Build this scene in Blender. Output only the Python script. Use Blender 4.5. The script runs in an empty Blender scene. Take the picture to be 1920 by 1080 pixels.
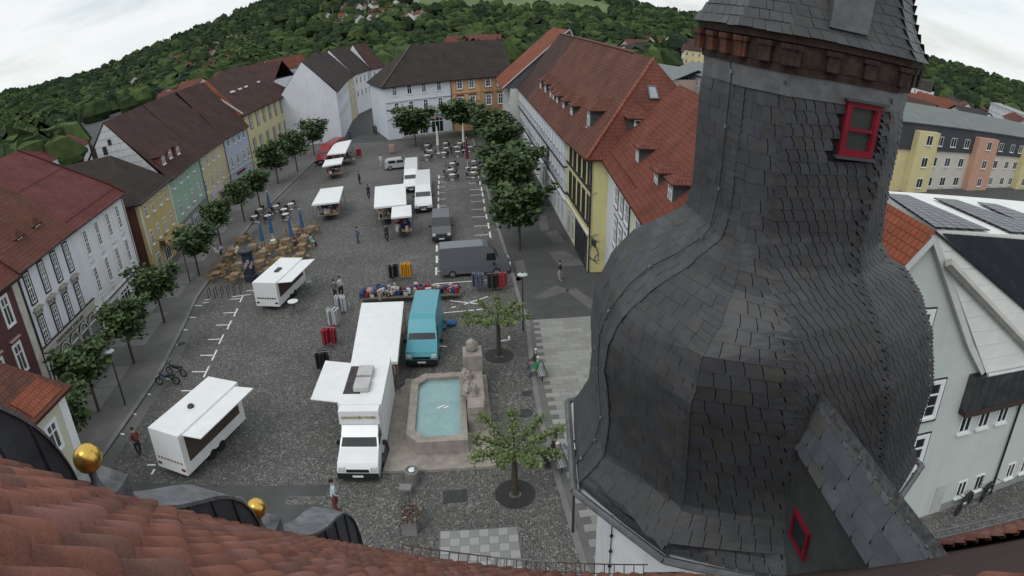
import bpy, bmesh, math, random
import numpy as np
from mathutils import Vector, Matrix
random.seed(7)
R = math.radians
SC = bpy.context.scene
COL = SC.collection
# ---------------------------------------------------------------- camera (wide-angle webcam on the town-hall roof)
CAM_H = 20.2
PITCH, ROLL, FPX = R(24.42), R(-1.28), 1152.0
cd = bpy.data.cameras.new("webcam")
cam = bpy.data.objects.new("webcam", cd); COL.objects.link(cam)
cam.location = (0, 0, CAM_H)
cam.rotation_mode = 'XYZ'
cam.matrix_world = Matrix.Translation((0, 0, CAM_H)) @ Matrix.Rotation(R(90) - PITCH, 4, 'X') @ Matrix.Rotation(ROLL, 4, 'Z')
cd.type = 'PANO'
cd.sensor_fit = 'HORIZONTAL'
cd.sensor_width, cd.sensor_height = 36.0, 20.25
cd.clip_start, cd.clip_end = 0.05, 20000
SC.render.engine = 'CYCLES'
cd.panorama_type = 'CENTRAL_CYLINDRICAL'      # the webcam delivers a cylindrically unrolled picture
cd.central_cylindrical_range_u_min, cd.central_cylindrical_range_u_max = -960.0 / FPX, 960.0 / FPX
cd.central_cylindrical_range_v_min, cd.central_cylindrical_range_v_max = -540.0 / FPX, 540.0 / FPX
cd.central_cylindrical_radius = 1.0
SC.camera = cam
# ---------------------------------------------------------------- overcast sky and a weak veiled sun
SUN_EL, SUN_AZ = R(52), R(215)          # azimuth measured clockwise from +Y
w = bpy.data.worlds.new("World"); SC.world = w; w.use_nodes = True
nt = w.node_tree; nt.nodes.clear()
def N(t, **k):
    n = nt.nodes.new(t)
    for a, b in k.items(): setattr(n, a, b)
    return n
out = N('ShaderNodeOutputWorld'); b1 = N('ShaderNodeBackground'); b2 = N('ShaderNodeBackground'); mx = N('ShaderNodeMixShader')
sky = N('ShaderNodeTexSky', sky_type='NISHITA', sun_disc=False, sun_elevation=SUN_EL, sun_rotation=SUN_AZ, altitude=400)
sky.air_density = 1.0; sky.dust_density = 2.5
nt.links.new(sky.outputs[0], b1.inputs[0]); b1.inputs[1].default_value = 0.13
tc = N('ShaderNodeTexCoord'); sp = N('ShaderNodeSeparateXYZ'); nt.links.new(tc.outputs['Generated'], sp.inputs[0])
ad = N('ShaderNodeMath', operation='MAXIMUM'); nt.links.new(sp.outputs[2], ad.inputs[0]); ad.inputs[1].default_value = 0.0
ad2 = N('ShaderNodeMath', operation='ADD'); nt.links.new(ad.outputs[0], ad2.inputs[0]); ad2.inputs[1].default_value = 0.16
dx = N('ShaderNodeMath', operation='DIVIDE'); dy = N('ShaderNodeMath', operation='DIVIDE')
nt.links.new(sp.outputs[0], dx.inputs[0]); nt.links.new(ad2.outputs[0], dx.inputs[1])
nt.links.new(sp.outputs[1], dy.inputs[0]); nt.links.new(ad2.outputs[0], dy.inputs[1])
cb = N('ShaderNodeCombineXYZ'); nt.links.new(dx.outputs[0], cb.inputs[0]); nt.links.new(dy.outputs[0], cb.inputs[1])
nz = N('ShaderNodeTexNoise'); nz.inputs['Scale'].default_value = 2.6; nz.inputs['Detail'].default_value = 7; nz.inputs['Roughness'].default_value = .55
mpz = N('ShaderNodeMapping'); mpz.inputs['Scale'].default_value = (1, 1, 4.5); nt.links.new(tc.outputs['Generated'], mpz.inputs[0]); nt.links.new(mpz.outputs[0], nz.inputs['Vector'])
rp = N('ShaderNodeValToRGB'); rp.color_ramp.elements[0].position = .36; rp.color_ramp.elements[0].color = (.5, .5, .5, 1)
rp.color_ramp.elements[1].position = .50; rp.color_ramp.elements[1].color = (1, 1, 1, 1)
nt.links.new(nz.outputs[0], rp.inputs[0])
cr = N('ShaderNodeValToRGB'); cr.color_ramp.elements[0].position = .45; cr.color_ramp.elements[0].color = (.95, .98, .98, 1)
cr.color_ramp.elements[1].position = .75; cr.color_ramp.elements[1].color = (.74, .80, .84, 1)
nt.links.new(nz.outputs[0], cr.inputs[0]); nt.links.new(cr.outputs[0], b2.inputs[0]); b2.inputs[1].default_value = 0.92
nt.links.new(rp.outputs[0], mx.inputs[0]); nt.links.new(b1.outputs[0], mx.inputs[1]); nt.links.new(b2.outputs[0], mx.inputs[2])
nt.links.new(mx.outputs[0], out.inputs[0])
sd = bpy.data.lights.new("sun", 'SUN'); sd.energy = 0.9; sd.angle = R(25); sd.color = (1, .97, .93)
so = bpy.data.objects.new("sun", sd); COL.objects.link(so); so.location = (0, 0, 80)
sdir = Vector((math.sin(SUN_AZ) * math.cos(SUN_EL), math.cos(SUN_AZ) * math.cos(SUN_EL), math.sin(SUN_EL)))
so.rotation_mode = 'QUATERNION'; so.rotation_quaternion = (-sdir).to_track_quat('-Z', 'Y')
vs = SC.view_settings; vs.view_transform = 'Standard'; vs.look = 'None'; vs.exposure = 0.12; vs.gamma = 1; vs.use_curve_mapping = False
SC.cycles.max_bounces = 5; SC.cycles.diffuse_bounces = 3; SC.cycles.glossy_bounces = 2; SC.cycles.transparent_max_bounces = 6
SC.cycles.use_denoising = True

# ---------------------------------------------------------------- survey helpers: where a sight line meets the ground or a wall
def ray(px, py):
    a, b = (px - 960.0) / FPX, -(py - 540.0) / FPX
    x, y, z = math.sin(a), b, -math.cos(a)
    c, n = math.cos(ROLL), math.sin(ROLL)
    x, y = c * x - n * y, n * x + c * y
    cp, sn = math.cos(PITCH), math.sin(PITCH)
    return Vector((x, y * sn - z * cp, y * cp + z * sn))
def G(px, py, z=0.0):
    v = ray(px, py); t = (z - CAM_H) / v.z
    return Vector((v.x * t, v.y * t, z))
class Plane:
    """upright wall plane: origin o (x, y), unit direction u along it"""
    def __init__(s, a, b):
        s.o = Vector(a[:2]); d = Vector(b[:2]) - s.o; s.L = d.length; s.u = d / s.L
        s.n = Vector((s.u.y, -s.u.x))          # to the right of u
        s.rot = math.atan2(s.u.y, s.u.x)
    def off(s, d): o = s.o + s.n * d; return Plane(o, o + s.u)
    def px(s, x, y):
        v = ray(x, y); n = s.n; t = s.o.dot(n) / (v.x * n.x + v.y * n.y)
        p = Vector((v.x, v.y)) * t
        return (p - s.o).dot(s.u), CAM_H + v.z * t
    def P(s, a, z, out=0.0): p = s.o + s.u * a + s.n * out; return Vector((p.x, p.y, z))

# ---------------------------------------------------------------- objects
def tag(o, label=None, cat=None, group=None, kind=None):
    if label: o['label'] = label
    if cat: o['category'] = cat
    if group: o['group'] = group
    if kind: o['kind'] = kind
    return o
def thing(name, label, cat, loc=(0, 0, 0), rz=0.0, group=None):
    o = bpy.data.objects.new(name, None); COL.objects.link(o)
    o.empty_display_size = .3; o.location = loc; o.rotation_euler = (0, 0, rz)
    return tag(o, label, cat, group)
def inst(name, me, parent=None, loc=(0, 0, 0), rz=0.0, sc=None, mat=None):
    o = bpy.data.objects.new(name, me); COL.objects.link(o)
    if parent is not None: o.parent = parent
    o.location = loc; o.rotation_euler = (0, 0, rz)
    if sc is not None: o.scale = sc if hasattr(sc, '__len__') else (sc, sc, sc)
    if mat is not None:
        o.material_slots[0].link = 'OBJECT'; o.material_slots[0].material = mat
    return o
def tree_copy(o, parent=None):
    c = o.copy(); COL.objects.link(c); c.parent = parent
    for ch in list(o.children): tree_copy(ch, c)
    return c
class MB:
    def __init__(s): s.v = []; s.f = []; s.uv = []; s.mi = []; s.m = 0
    def face(s, pts, uv=None):
        i = len(s.v); s.v += [tuple(p) for p in pts]; s.f.append(tuple(range(i, i + len(pts))))
        s.uv.append(uv or [(0, 0)] * len(pts)); s.mi.append(s.m)
    def box(s, x0, x1, y0, y1, z0, z1, T=None):
        p = [Vector((x, y, z)) for z in (z0, z1) for y in (y0, y1) for x in (x0, x1)]
        if T: p = [T @ q for q in p]
        for q in ((0, 2, 3, 1), (4, 5, 7, 6), (0, 1, 5, 4), (2, 6, 7, 3), (0, 4, 6, 2), (1, 3, 7, 5)):
            a, b, c, d = [p[k] for k in q]
            lu = (b - a).length; lv = (c - b).length
            s.face((a, b, c, d), [(0, 0), (lu, 0), (lu, lv), (0, lv)])
    def cbox(s, c, d, rz=0.0, T=None):
        M = Matrix.Translation(c) @ Matrix.Rotation(rz, 4, 'Z')
        if T: M = T @ M
        s.box(-d[0] / 2, d[0] / 2, -d[1] / 2, d[1] / 2, -d[2] / 2, d[2] / 2, M)
    def tube(s, a, b, r0, r1=None, n=8, cap=True):
        a = Vector(a); b = Vector(b); r1 = r0 if r1 is None else r1
        d = b - a
        if d.length < 1e-6: return
        q = d.to_track_quat('Z', 'Y').to_matrix()
        A = [a + q @ Vector((math.cos(2 * math.pi * k / n) * r0, math.sin(2 * math.pi * k / n) * r0, 0)) for k in range(n)]
        B = [b + q @ Vector((math.cos(2 * math.pi * k / n) * r1, math.sin(2 * math.pi * k / n) * r1, 0)) for k in range(n)]
        for k in range(n): s.face((A[k], A[(k + 1) % n], B[(k + 1) % n], B[k]))
        if cap:
            s.face(A[::-1])
            if r1 > 1e-4: s.face(B)
    def path(s, pts, r, n=6):
        for a, b in zip(pts[:-1], pts[1:]): s.tube(a, b, r, r, n)
    def lathe(s, prof, n=12, c=(0, 0, 0), T=None):
        c = Vector(c)
        def pt(r, z, k):
            p = c + Vector((r * math.cos(2 * math.pi * k / n), r * math.sin(2 * math.pi * k / n), z)); return T @ p if T else p
        for (r0, z0), (r1, z1) in zip(prof[:-1], prof[1:]):
            for k in range(n):
                s.face((pt(r0, z0, k), pt(r0, z0, k + 1), pt(r1, z1, k + 1), pt(r1, z1, k)))
    def prism(s, poly, z0, z1):
        """poly: counter-clockwise (x, y) list"""
        n = len(poly)
        s.face([(x, y, z1) for x, y in poly], [(x, y) for x, y in poly]); s.face([(x, y, z0) for x, y in poly[::-1]])
        for k in range(n):
            a, b = poly[k], poly[(k + 1) % n]; L = math.hypot(b[0] - a[0], b[1] - a[1])
            s.face(((a[0], a[1], z0), (b[0], b[1], z0), (b[0], b[1], z1), (a[0], a[1], z1)), [(0, z0), (L, z0), (L, z1), (0, z1)])
    def blob(s, c, r, n=8, m=5, jit=.0, rng=random):
        c = Vector(c); r = r if hasattr(r, '__len__') else (r, r, r)
        P = []
        for i in range(m + 1):
            t = math.pi * i / m; row = []
            for k in range(n):
                a = 2 * math.pi * k / n; j = 1 + rng.uniform(-jit, jit)
                row.append(c + Vector((r[0] * math.sin(t) * math.cos(a) * j, r[1] * math.sin(t) * math.sin(a) * j, r[2] * math.cos(t) * j)))
            P.append(row)
        for i in range(m):
            for k in range(n): s.face((P[i][k], P[i + 1][k], P[i + 1][(k + 1) % n], P[i][(k + 1) % n]))
    def mesh(s, name, mats, smooth=False, merge=False):
        me = bpy.data.meshes.new(name)
        me.from_pydata(s.v, [], s.f)
        ul = me.uv_layers.new(name='UVMap')
        flat = [c for f in s.uv for t in f for c in t]
        ul.data.foreach_set('uv', flat)
        for m in (mats if isinstance(mats, (list, tuple)) else [mats]): me.materials.append(m)
        if any(s.mi): me.polygons.foreach_set('material_index', s.mi)
        if merge or smooth:
            bm = bmesh.new(); bm.from_mesh(me); bmesh.ops.remove_doubles(bm, verts=bm.verts, dist=1e-4)
            bm.to_mesh(me); bm.free()
        if smooth:
            me.polygons.foreach_set('use_smooth', [True] * len(me.polygons))
            me.set_sharp_from_angle(angle=R(40))
        me.update()
        return me
    def build(s, name, mats, parent=None, smooth=False, loc=(0, 0, 0), rz=0.0):
        return inst(name, s.mesh(name, mats, smooth), parent, loc, rz)

# ---------------------------------------------------------------- materials
def _mat(name, rough=.7, metal=0.0, spec=.3):
    m = bpy.data.materials.new(name); m.use_nodes = True
    t = m.node_tree; b = t.nodes['Principled BSDF']
    b.inputs['Roughness'].default_value = rough; b.inputs['Metallic'].default_value = metal; b.inputs['Specular IOR Level'].default_value = spec
    return m, t, b
def _n(t, kind, inp=None, **k):
    n = t.nodes.new(kind)
    for a, v in k.items(): setattr(n, a, v)
    for a, v in (inp or {}).items(): n.inputs[a].default_value = v
    return n
def c4(c): return (c[0], c[1], c[2], 1)
def _mixc(t, fac, a, b, mode='MIX', f=None):
    m = t.nodes.new('ShaderNodeMix'); m.data_type = 'RGBA'; m.blend_type = mode
    if fac is None: m.inputs[0].default_value = f
    else: t.links.new(fac, m.inputs[0])
    for sck, v in ((m.inputs[6], a), (m.inputs[7], b)):
        if isinstance(v, tuple): sck.default_value = v
        else: t.links.new(v, sck)
    return m.outputs[2]
_plain = {}
def plain(col, rough=.7, metal=0.0, var=.12, scale=1.5, spec=.3, bump=0.0, streak=0.0, bs=12.0, name='paint'):
    key = (col, rough, metal, var, scale, spec, bump, streak, bs)
    if key in _plain: return _plain[key]
    m, t, b = _mat(name, rough, metal, spec)
    co = _n(t, 'ShaderNodeTexCoord')
    if var > 0:
        nz = _n(t, 'ShaderNodeTexNoise', {'Scale': scale, 'Detail': 6, 'Roughness': .65}); t.links.new(co.outputs['Object'], nz.inputs['Vector'])
        mr = _n(t, 'ShaderNodeMapRange', {'From Min': .3, 'From Max': .7}); t.links.new(nz.outputs[0], mr.inputs[0])
        lo = c4([c * (1 - var) for c in col]); hi = c4([min(1, c * (1 + var)) for c in col])
        o = _mixc(t, mr.outputs[0], lo, hi)
        if streak > 0:
            mp = _n(t, 'ShaderNodeMapping', {'Scale': (2.2, 2.2, .12)}); t.links.new(co.outputs['Object'], mp.inputs[0])
            n2 = _n(t, 'ShaderNodeTexNoise', {'Scale': 1.3, 'Detail': 5}); t.links.new(mp.outputs[0], n2.inputs['Vector'])
            m2 = _n(t, 'ShaderNodeMapRange', {'From Min': .52, 'From Max': .72, 'To Max': streak}); t.links.new(n2.outputs[0], m2.inputs[0])
            o = _mixc(t, m2.outputs[0], o, c4([c * .45 for c in col]))
        t.links.new(o, b.inputs['Base Color'])
    else: b.inputs['Base Color'].default_value = c4(col)
    if bump > 0:
        n3 = _n(t, 'ShaderNodeTexNoise', {'Scale': bs, 'Detail': 4}); t.links.new(co.outputs['Object'], n3.inputs['Vector'])
        bp = _n(t, 'ShaderNodeBump', {'Strength': bump, 'Distance': .03}); t.links.new(n3.outputs[0], bp.inputs['Height']); t.links.new(bp.outputs[0], b.inputs['Normal'])
    _plain[key] = m
    return m
def tiles(name, c1, c2, row=.33, wid=.22, dark=.35, patch=(.5, .5, .5), pf=.0, moss=None, mf=.4):
    """clay roof tiles from the UV map (u along the eaves, v up the slope, metres)"""
    m, t, b = _mat(name, .85, 0, .15)
    uv = _n(t, 'ShaderNodeUVMap')
    br = _n(t, 'ShaderNodeTexBrick', {'Color1': c4(c1), 'Color2': c4(c2), 'Mortar': c4([c * dark for c in c1]), 'Scale': 1.0, 'Mortar Size': .018, 'Mortar Smooth': .3, 'Brick Width': wid, 'Row Height': row, 'Bias': -.1})
    br.offset = .5
    t.links.new(uv.outputs[0], br.inputs['Vector'])
    sp = _n(t, 'ShaderNodeSeparateXYZ'); t.links.new(uv.outputs[0], sp.inputs[0])
    dv = _n(t, 'ShaderNodeMath', {1: row}, operation='DIVIDE'); t.links.new(sp.outputs[1], dv.inputs[0])
    fr = _n(t, 'ShaderNodeMath', operation='FRACT'); t.links.new(dv.outputs[0], fr.inputs[0])
    iv = _n(t, 'ShaderNodeMath', {0: 1.0}, operation='SUBTRACT'); t.links.new(fr.outputs[0], iv.inputs[1])
    du = _n(t, 'ShaderNodeMath', {1: 2 * math.pi / wid}, operation='MULTIPLY'); t.links.new(sp.outputs[0], du.inputs[0])
    sn = _n(t, 'ShaderNodeMath', operation='SINE'); t.links.new(du.outputs[0], sn.inputs[0])
    hh = _n(t, 'ShaderNodeMath', {1: .35}, operation='MULTIPLY_ADD'); t.links.new(sn.outputs[0], hh.inputs[0]); t.links.new(iv.outputs[0], hh.inputs[2])
    bp = _n(t, 'ShaderNodeBump', {'Strength': .9, 'Distance': .05}); t.links.new(hh.outputs[0], bp.inputs['Height']); t.links.new(bp.outputs[0], b.inputs['Normal'])
    nz = _n(t, 'ShaderNodeTexNoise', {'Scale': .35, 'Detail': 7, 'Roughness': .7}); t.links.new(uv.outputs[0], nz.inputs['Vector'])
    mr = _n(t, 'ShaderNodeMapRange', {'From Min': .35, 'From Max': .7, 'To Min': .7, 'To Max': 1.2}); t.links.new(nz.outputs[0], mr.inputs[0])
    hs = _n(t, 'ShaderNodeHueSaturation'); t.links.new(mr.outputs[0], hs.inputs['Value']); t.links.new(br.outputs[0], hs.inputs['Color'])
    o = hs.outputs[0]
    if moss:
        n2 = _n(t, 'ShaderNodeTexNoise', {'Scale': .8, 'Detail': 8, 'Roughness': .75}); t.links.new(uv.outputs[0], n2.inputs['Vector'])
        m2 = _n(t, 'ShaderNodeMapRange', {'From Min': .5, 'From Max': .68, 'To Max': mf}); t.links.new(n2.outputs[0], m2.inputs[0])
        o = _mixc(t, m2.outputs[0], o, c4(moss))
    t.links.new(o, b.inputs['Base Color'])
    return m
def glassy(col=(.02, .025, .028), rough=.08):
    return plain(col, rough, 0, .5, .6, .6, name='window_glass')
WHITE = plain((.74, .76, .77), .55, 0, .05, name='white_paint')
DARKG = glassy((.018, .022, .025))
CURT = glassy((.16, .17, .18), .15)
BLACK = plain((.02, .021, .023), .5, 0, .3, name='black_paint')
IRON = plain((.06, .063, .068), .5, .5, .2, name='iron')
STEEL = plain((.35, .36, .37), .35, .8, .1, name='steel')
# ================================================================ ground
def cobbles(name, base, light, sz=.11, wid=.12, wave=.30, per=1.35):
    m, t, b = _mat(name, .75, 0, .35)
    co = _n(t, 'ShaderNodeTexCoord'); sp = _n(t, 'ShaderNodeSeparateXYZ'); t.links.new(co.outputs['Object'], sp.inputs[0])
    nd = _n(t, 'ShaderNodeTexNoise', {'Scale': 1.1, 'Detail': 2}); t.links.new(co.outputs['Object'], nd.inputs['Vector'])
    ax = _n(t, 'ShaderNodeMath', {1: math.pi / per}, operation='MULTIPLY'); t.links.new(sp.outputs[0], ax.inputs[0])
    sn = _n(t, 'ShaderNodeMath', operation='SINE'); t.links.new(ax.outputs[0], sn.inputs[0])
    ab = _n(t, 'ShaderNodeMath', operation='ABSOLUTE'); t.links.new(sn.outputs[0], ab.inputs[0])
    v1 = _n(t, 'ShaderNodeMath', {1: wave}, operation='MULTIPLY_ADD'); t.links.new(ab.outputs[0], v1.inputs[0]); t.links.new(sp.outputs[1], v1.inputs[2])
    v2 = _n(t, 'ShaderNodeMath', {1: .35}, operation='MULTIPLY_ADD'); t.links.new(nd.outputs[0], v2.inputs[0]); t.links.new(v1.outputs[0], v2.inputs[2])
    cb = _n(t, 'ShaderNodeCombineXYZ'); t.links.new(sp.outputs[0], cb.inputs[0]); t.links.new(v2.outputs[0], cb.inputs[1])
    mp = _n(t, 'ShaderNodeMapping', {'Scale': (1 / wid, 1 / sz, 1)}); t.links.new(cb.outputs[0], mp.inputs[0])
    vo = _n(t, 'ShaderNodeTexVoronoi', {'Scale': 1.0, 'Randomness': .62}); t.links.new(mp.outputs[0], vo.inputs['Vector'])
    ve = _n(t, 'ShaderNodeTexVoronoi', {'Scale': 1.0, 'Randomness': .62}, feature='DISTANCE_TO_EDGE'); t.links.new(mp.outputs[0], ve.inputs['Vector'])
    sc_ = _n(t, 'ShaderNodeSeparateColor'); t.links.new(vo.outputs['Color'], sc_.inputs[0])
    pw = _n(t, 'ShaderNodeMath', {1: 3.5}, operation='POWER'); t.links.new(sc_.outputs[0], pw.inputs[0])
    o = _mixc(t, pw.outputs[0], c4(base), c4(light))
    nz = _n(t, 'ShaderNodeTexNoise', {'Scale': .16, 'Detail': 8, 'Roughness': .62}); t.links.new(co.outputs['Object'], nz.inputs['Vector'])
    mr = _n(t, 'ShaderNodeMapRange', {'From Min': .3, 'From Max': .7, 'To Min': .72, 'To Max': 1.28}); t.links.new(nz.outputs[0], mr.inputs[0])
    hs = _n(t, 'ShaderNodeHueSaturation'); t.links.new(mr.outputs[0], hs.inputs['Value']); t.links.new(o, hs.inputs['Color'])
    ed = _n(t, 'ShaderNodeMapRange', {'From Min': .02, 'From Max': .14}); t.links.new(ve.outputs['Distance'], ed.inputs[0])
    o2 = _mixc(t, ed.outputs[0], c4([c * .38 for c in base]), hs.outputs[0])
    t.links.new(o2, b.inputs['Base Color'])
    bp = _n(t, 'ShaderNodeBump', {'Strength': .7, 'Distance': .03}); t.links.new(ed.outputs[0], bp.inputs['Height']); t.links.new(bp.outputs[0], b.inputs['Normal'])
    return m
COB = cobbles('cobblestones', (.125, .125, .118), (.27, .27, .255))
COBN = cobbles('small_setts', (.14, .14, .132), (.29, .29, .27), .10, .11, .42, 1.0)
ASPH = plain((.075, .077, .078), .85, 0, .18, .5, .25, .25, 0, 40, 'asphalt')
ASPL = plain((.125, .125, .122), .85, 0, .2, .4, .25, .2, 0, 30, 'worn_asphalt')
SLAB = plain((.20, .20, .192), .8, 0, .12, .9, .25, .15, 0, 25, 'concrete_slab')
SLABD = plain((.135, .135, .13), .8, 0, .15, .9, .25, .15, 0, 25, 'dark_concrete_slab')
KERB = plain((.19, .19, .185), .8, 0, .18, 1.2, .25, .2, name='kerb_stone')
LINE = plain((.72, .73, .72), .7, 0, .25, 3, name='road_paint')
def sheet(name, poly, z, mat, kind='structure'):
    mb = MB(); mb.face([(x, y, z) for x, y in poly]); return tag(mb.build(name, mat), kind=kind)
def ccw(p):
    a = sum(p[i][0] * p[(i + 1) % len(p)][1] - p[(i + 1) % len(p)][0] * p[i][1] for i in range(len(p)))
    return p if a > 0 else p[::-1]
# street level all round the square
sheet('street', [(-260, -60), (260, -60), (260, 330), (-260, 330)], 0.0, ASPH)
# kerb lines (plan)
KL = [(-21.3, 14.0), (-22.35, 22.2), (-23.6, 30.8), (-25.5, 38.3), (-27.0, 43.6), (-29.0, 55.8), (-30.3, 66.8), (-31.0, 82.4), (-31.6, 97.7), (-32.2, 110.0)]
KR = [(3.0, 15.0), (2.5, 17.5), (2.08, 20.5), (1.73, 23.3), (1.27, 27.1), (1.02, 31.9), (.9, 38.9), (.42, 42.0), (.02, 46.6), (-1.2, 57.3), (-2.35, 68.4), (-3.58, 80.9), (-5.0, 94.3), (-6.4, 108.0)]
FL = [(-27.5, 12.0), (-31.7, 34.5), (-36.4, 59.4), (-40.8, 93.0), (-41.5, 118.0)]
sheet('square', ccw([(-22.2, 19.9)] + KL[1:] + KR[::-1] + [(3.2, 13.5), (-8.6, 13.5), (-8.9, 22.0)]), .004, COB)
sheet('setts', ccw([(-8.3, 13.6), (3.1, 13.6), (2.08, 20.5), (1.6, 24.2), (1.2, 29.0), (-8.0, 29.0)]), .008, COBN)
sheet('drain_strip', ccw([G(240, 937).to_tuple()[:2], G(452, 930).to_tuple()[:2], G(470, 949).to_tuple()[:2], G(250, 950).to_tuple()[:2]]), .006, COBN)
sheet('drain_strip', ccw([G(536, 930).to_tuple()[:2], G(622, 930).to_tuple()[:2], G(622, 946).to_tuple()[:2], G(536, 946).to_tuple()[:2]]), .006, COBN)
# left pavement, raised behind a kerb, in large concrete fields
pv = MB(); pv.prism(ccw(KL + [(-41.6, 120.0)] + FL[::-1]), 0.0, .12)
pavL = tag(pv.build('pavement', SLABD), kind='structure')
kb = MB()
def strip(mb, line, wd, z0, z1, side=1):
    for a, b in zip(line[:-1], line[1:]):
        a = Vector(a); b = Vector(b); d = (b - a).normalized(); n = Vector((-d.y, d.x)) * side * wd
        mb.prism(ccw([tuple(a), tuple(b), tuple(b + n), tuple(a + n)]), z0, z1)
strip(kb, KL, .30, 0.0, .135); tag(kb.build('kerb', KERB), kind='structure')
gut = MB()
for a, b in zip(KL[:-1], KL[1:]):
    a = Vector(a); b = Vector(b); d = (b - a).normalized(); n = Vector((d.y, -d.x)) * .85
    gut.face([(p.x, p.y, .009) for p in (b, a, a + n, b + n)])
tag(gut.build('gutter', ASPL), kind='structure')
rng = random.Random(3)
pl = Plane((-22.9, 16.0), (-32.6, 66.0))
slab_me = {}
for i in range(20):
    for j, (d0, d1) in enumerate(((.75, 2.35), (2.42, 4.0))):
        s0 = 1.0 + i * 3.05
        if j == 1 and 3 < i < 12 and i % 2 == 1: continue
        key = (j, i % 3)
        if key not in slab_me:
            mb = MB(); mb.box(0, 2.98, d0, d1, .121, .135); slab_me[key] = mb.mesh('paving_panel', (SLAB, SLABD, SLAB)[i % 3] if j else (SLAB, SLAB, SLABD)[i % 3])
        o = inst('paving_panel', slab_me[key], pavL, pl.P(s0, 0), pl.rot)
# right pavement: dark asphalt with pale patches, flush
sheet('footway', ccw(KR[6:] + [(-1, 110), (1.9, 100), (6.0, 56), (12.0, 52), (12.0, 39.8), (5.61, 39.3)]), .010, ASPH)
for q in ([(1000, 558), (1042, 535), (1068, 545), (1020, 560)], [(1060, 544), (1078, 540), (1122, 570), (1107, 580)], [(1028, 473), (1060, 470), (1100, 497), (1050, 500)], [(1022, 435), (1045, 432), (1060, 455), (1036, 455)], [(1008, 408), (1024, 404), (1030, 430), (1015, 434)], [(966, 490), (982, 488), (988, 516), (970, 518)]):
    sheet('asphalt_patch', ccw([G(*p).to_tuple()[:2] for p in q]), .014, ASPL)
tag((lambda m: (strip(m, KR, .28, 0.0, .03, -1), m.build('kerb', KERB))[1])(MB()), kind='structure')
# pale slab paving in front of the town hall
pavR = sheet('town_hall_paving', ccw([(.9, 38.87), (12.0, 39.75), (12.0, 10.0), (3.3, 10.0), (2.5, 17.5), (1.73, 23.3), (1.02, 31.9)]), .012, SLABD)
PALE = [plain(c, .8, 0, .12, 1.5, .25, .12, name='pale_slab') for c in ((.27, .275, .26), (.305, .31, .295), (.25, .25, .24))]
pm = []
for c in PALE:
    mb = MB(); mb.box(.008, .832, .008, .412, 0, .012); pm.append(mb.mesh('paving_slab', c))
rows = 0; cnt = 0
ur = math.atan2(.37, 4.7)
for r in range(58):
    yb = 38.75 - (r + 1) * .42
    lx = np.interp(yb, [10, 17.5, 23.3, 31.9, 38.9], [3.3, 2.5, 1.73, 1.05, .9]) + .55
    for c in range(-1, 8):
        x = lx + c * .84 + (.42 if r % 2 else 0)
        if x < lx or x + .84 > (6.6 if yb > 27 else 4.6) or cnt >= 298: continue
        inst('paving_slab', pm[rng.choice((0, 0, 1, 1, 2))], pavR, (x, yb + x * .079, .016 + rng.uniform(0, .004)), ur); cnt += 1
# giant chess board of slabs let into the setts
ca, cb_ = G(826, 997), G(968, 988)
cp = Plane(ca, cb_)
cm = []
for c in ((.215, .22, .218), (.30, .305, .30)):
    mb = MB(); mb.box(.006, .404, -.404, -.006, .010, .022); cm.append(mb.mesh('chess_slab', plain(c, .8, 0, .1, 2, name='chess_slab')))
board = tag(sheet('chess_board', ccw([cp.P(-.05, 0, -.05)[:2], cp.P(3.3, 0, -.05)[:2], cp.P(3.3, 0, 2.9)[:2], cp.P(-.05, 0, 2.9)[:2]]), .011, SLABD), kind='structure')
for i in range(8):
    for j in range(7): inst('chess_slab', cm[(i + j + 1) % 2], board, cp.P(i * .41, 0, j * .41), cp.rot)
# painted parking marks
ln = MB()
def bar(p, d, L, wd=.12, z=.013):
    d = Vector(d).normalized(); n = Vector((-d.y, d.x)) * wd / 2; p = Vector(p[:2]); q = p + d * L
    ln.face([(a.x, a.y, z) for a in (p - n, q - n, q + n, p + n)])
dl = Vector((-.196, .981)); dn = Vector((-.981, -.1))
for px, py in ((453, 560), (442, 586), (430, 609), (415, 636), (402, 666), (387, 697), (368, 733), (345, 775)):
    p = G(px, py); bar(p - Vector((dl.x, dl.y, 0)) * .75, dl, 1.5); bar(p, dn, 1.1)
for px, py in ((370, 573), (358, 595), (342, 618), (323, 645), (308, 672), (291, 703), (272, 738), (245, 775), (222, 812)):
    p = G(px, py); bar(p - Vector((.6, -.05, 0)), (1, -.1), 1.1)
dr = Vector((-.075, .997))
for px, py in ((905, 365), (907, 377), (909, 392), (912, 406), (916, 423), (919, 440), (903, 355), (900, 343), (897, 332)):
    p = G(px, py); bar(p - Vector((dr.x, dr.y, 0)) * .9, dr, 1.8, .16); bar(p, (-1, -.07), 1.5)
for px, py in ((823, 332), (823, 342), (822, 351), (822, 362), (822, 374), (822, 387), (821, 401), (819, 466), (819, 487), (818, 509)):
    p = G(px, py); bar(p - Vector((-.1, .99, 0)) * .8, (-.1, .99), 1.7, .17); bar(p, (1, .08), .9)
a, b = G(818, 533), G(819, 590); bar(b, (a - b)[:2], (a - b).length, .16)
for a, b in (((820, 532), (917, 525)), ((819, 588), (905, 580)), ((844, 564), (907, 571)), ((870, 571), (915, 556)), ((846, 577), (855, 575)), ((882, 606), (950, 600)), ((818, 648), (838, 650)), ((935, 640), (957, 637)), ((955, 638), (954, 630)), ((384, 563), (394, 561)), ((380, 568), (392, 567)), ((435, 557), (470, 552)), ((462, 546), (478, 544)), ((240, 943), (256, 928)), ((276, 872), (292, 872)), ((284, 890), (290, 880)), ((225, 943), (240, 943))):
    a = G(*a); b = G(*b); bar(a, (b - a)[:2], (b - a).length, .12)
tag(ln.build('parking_marks', LINE), kind='structure')
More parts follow.
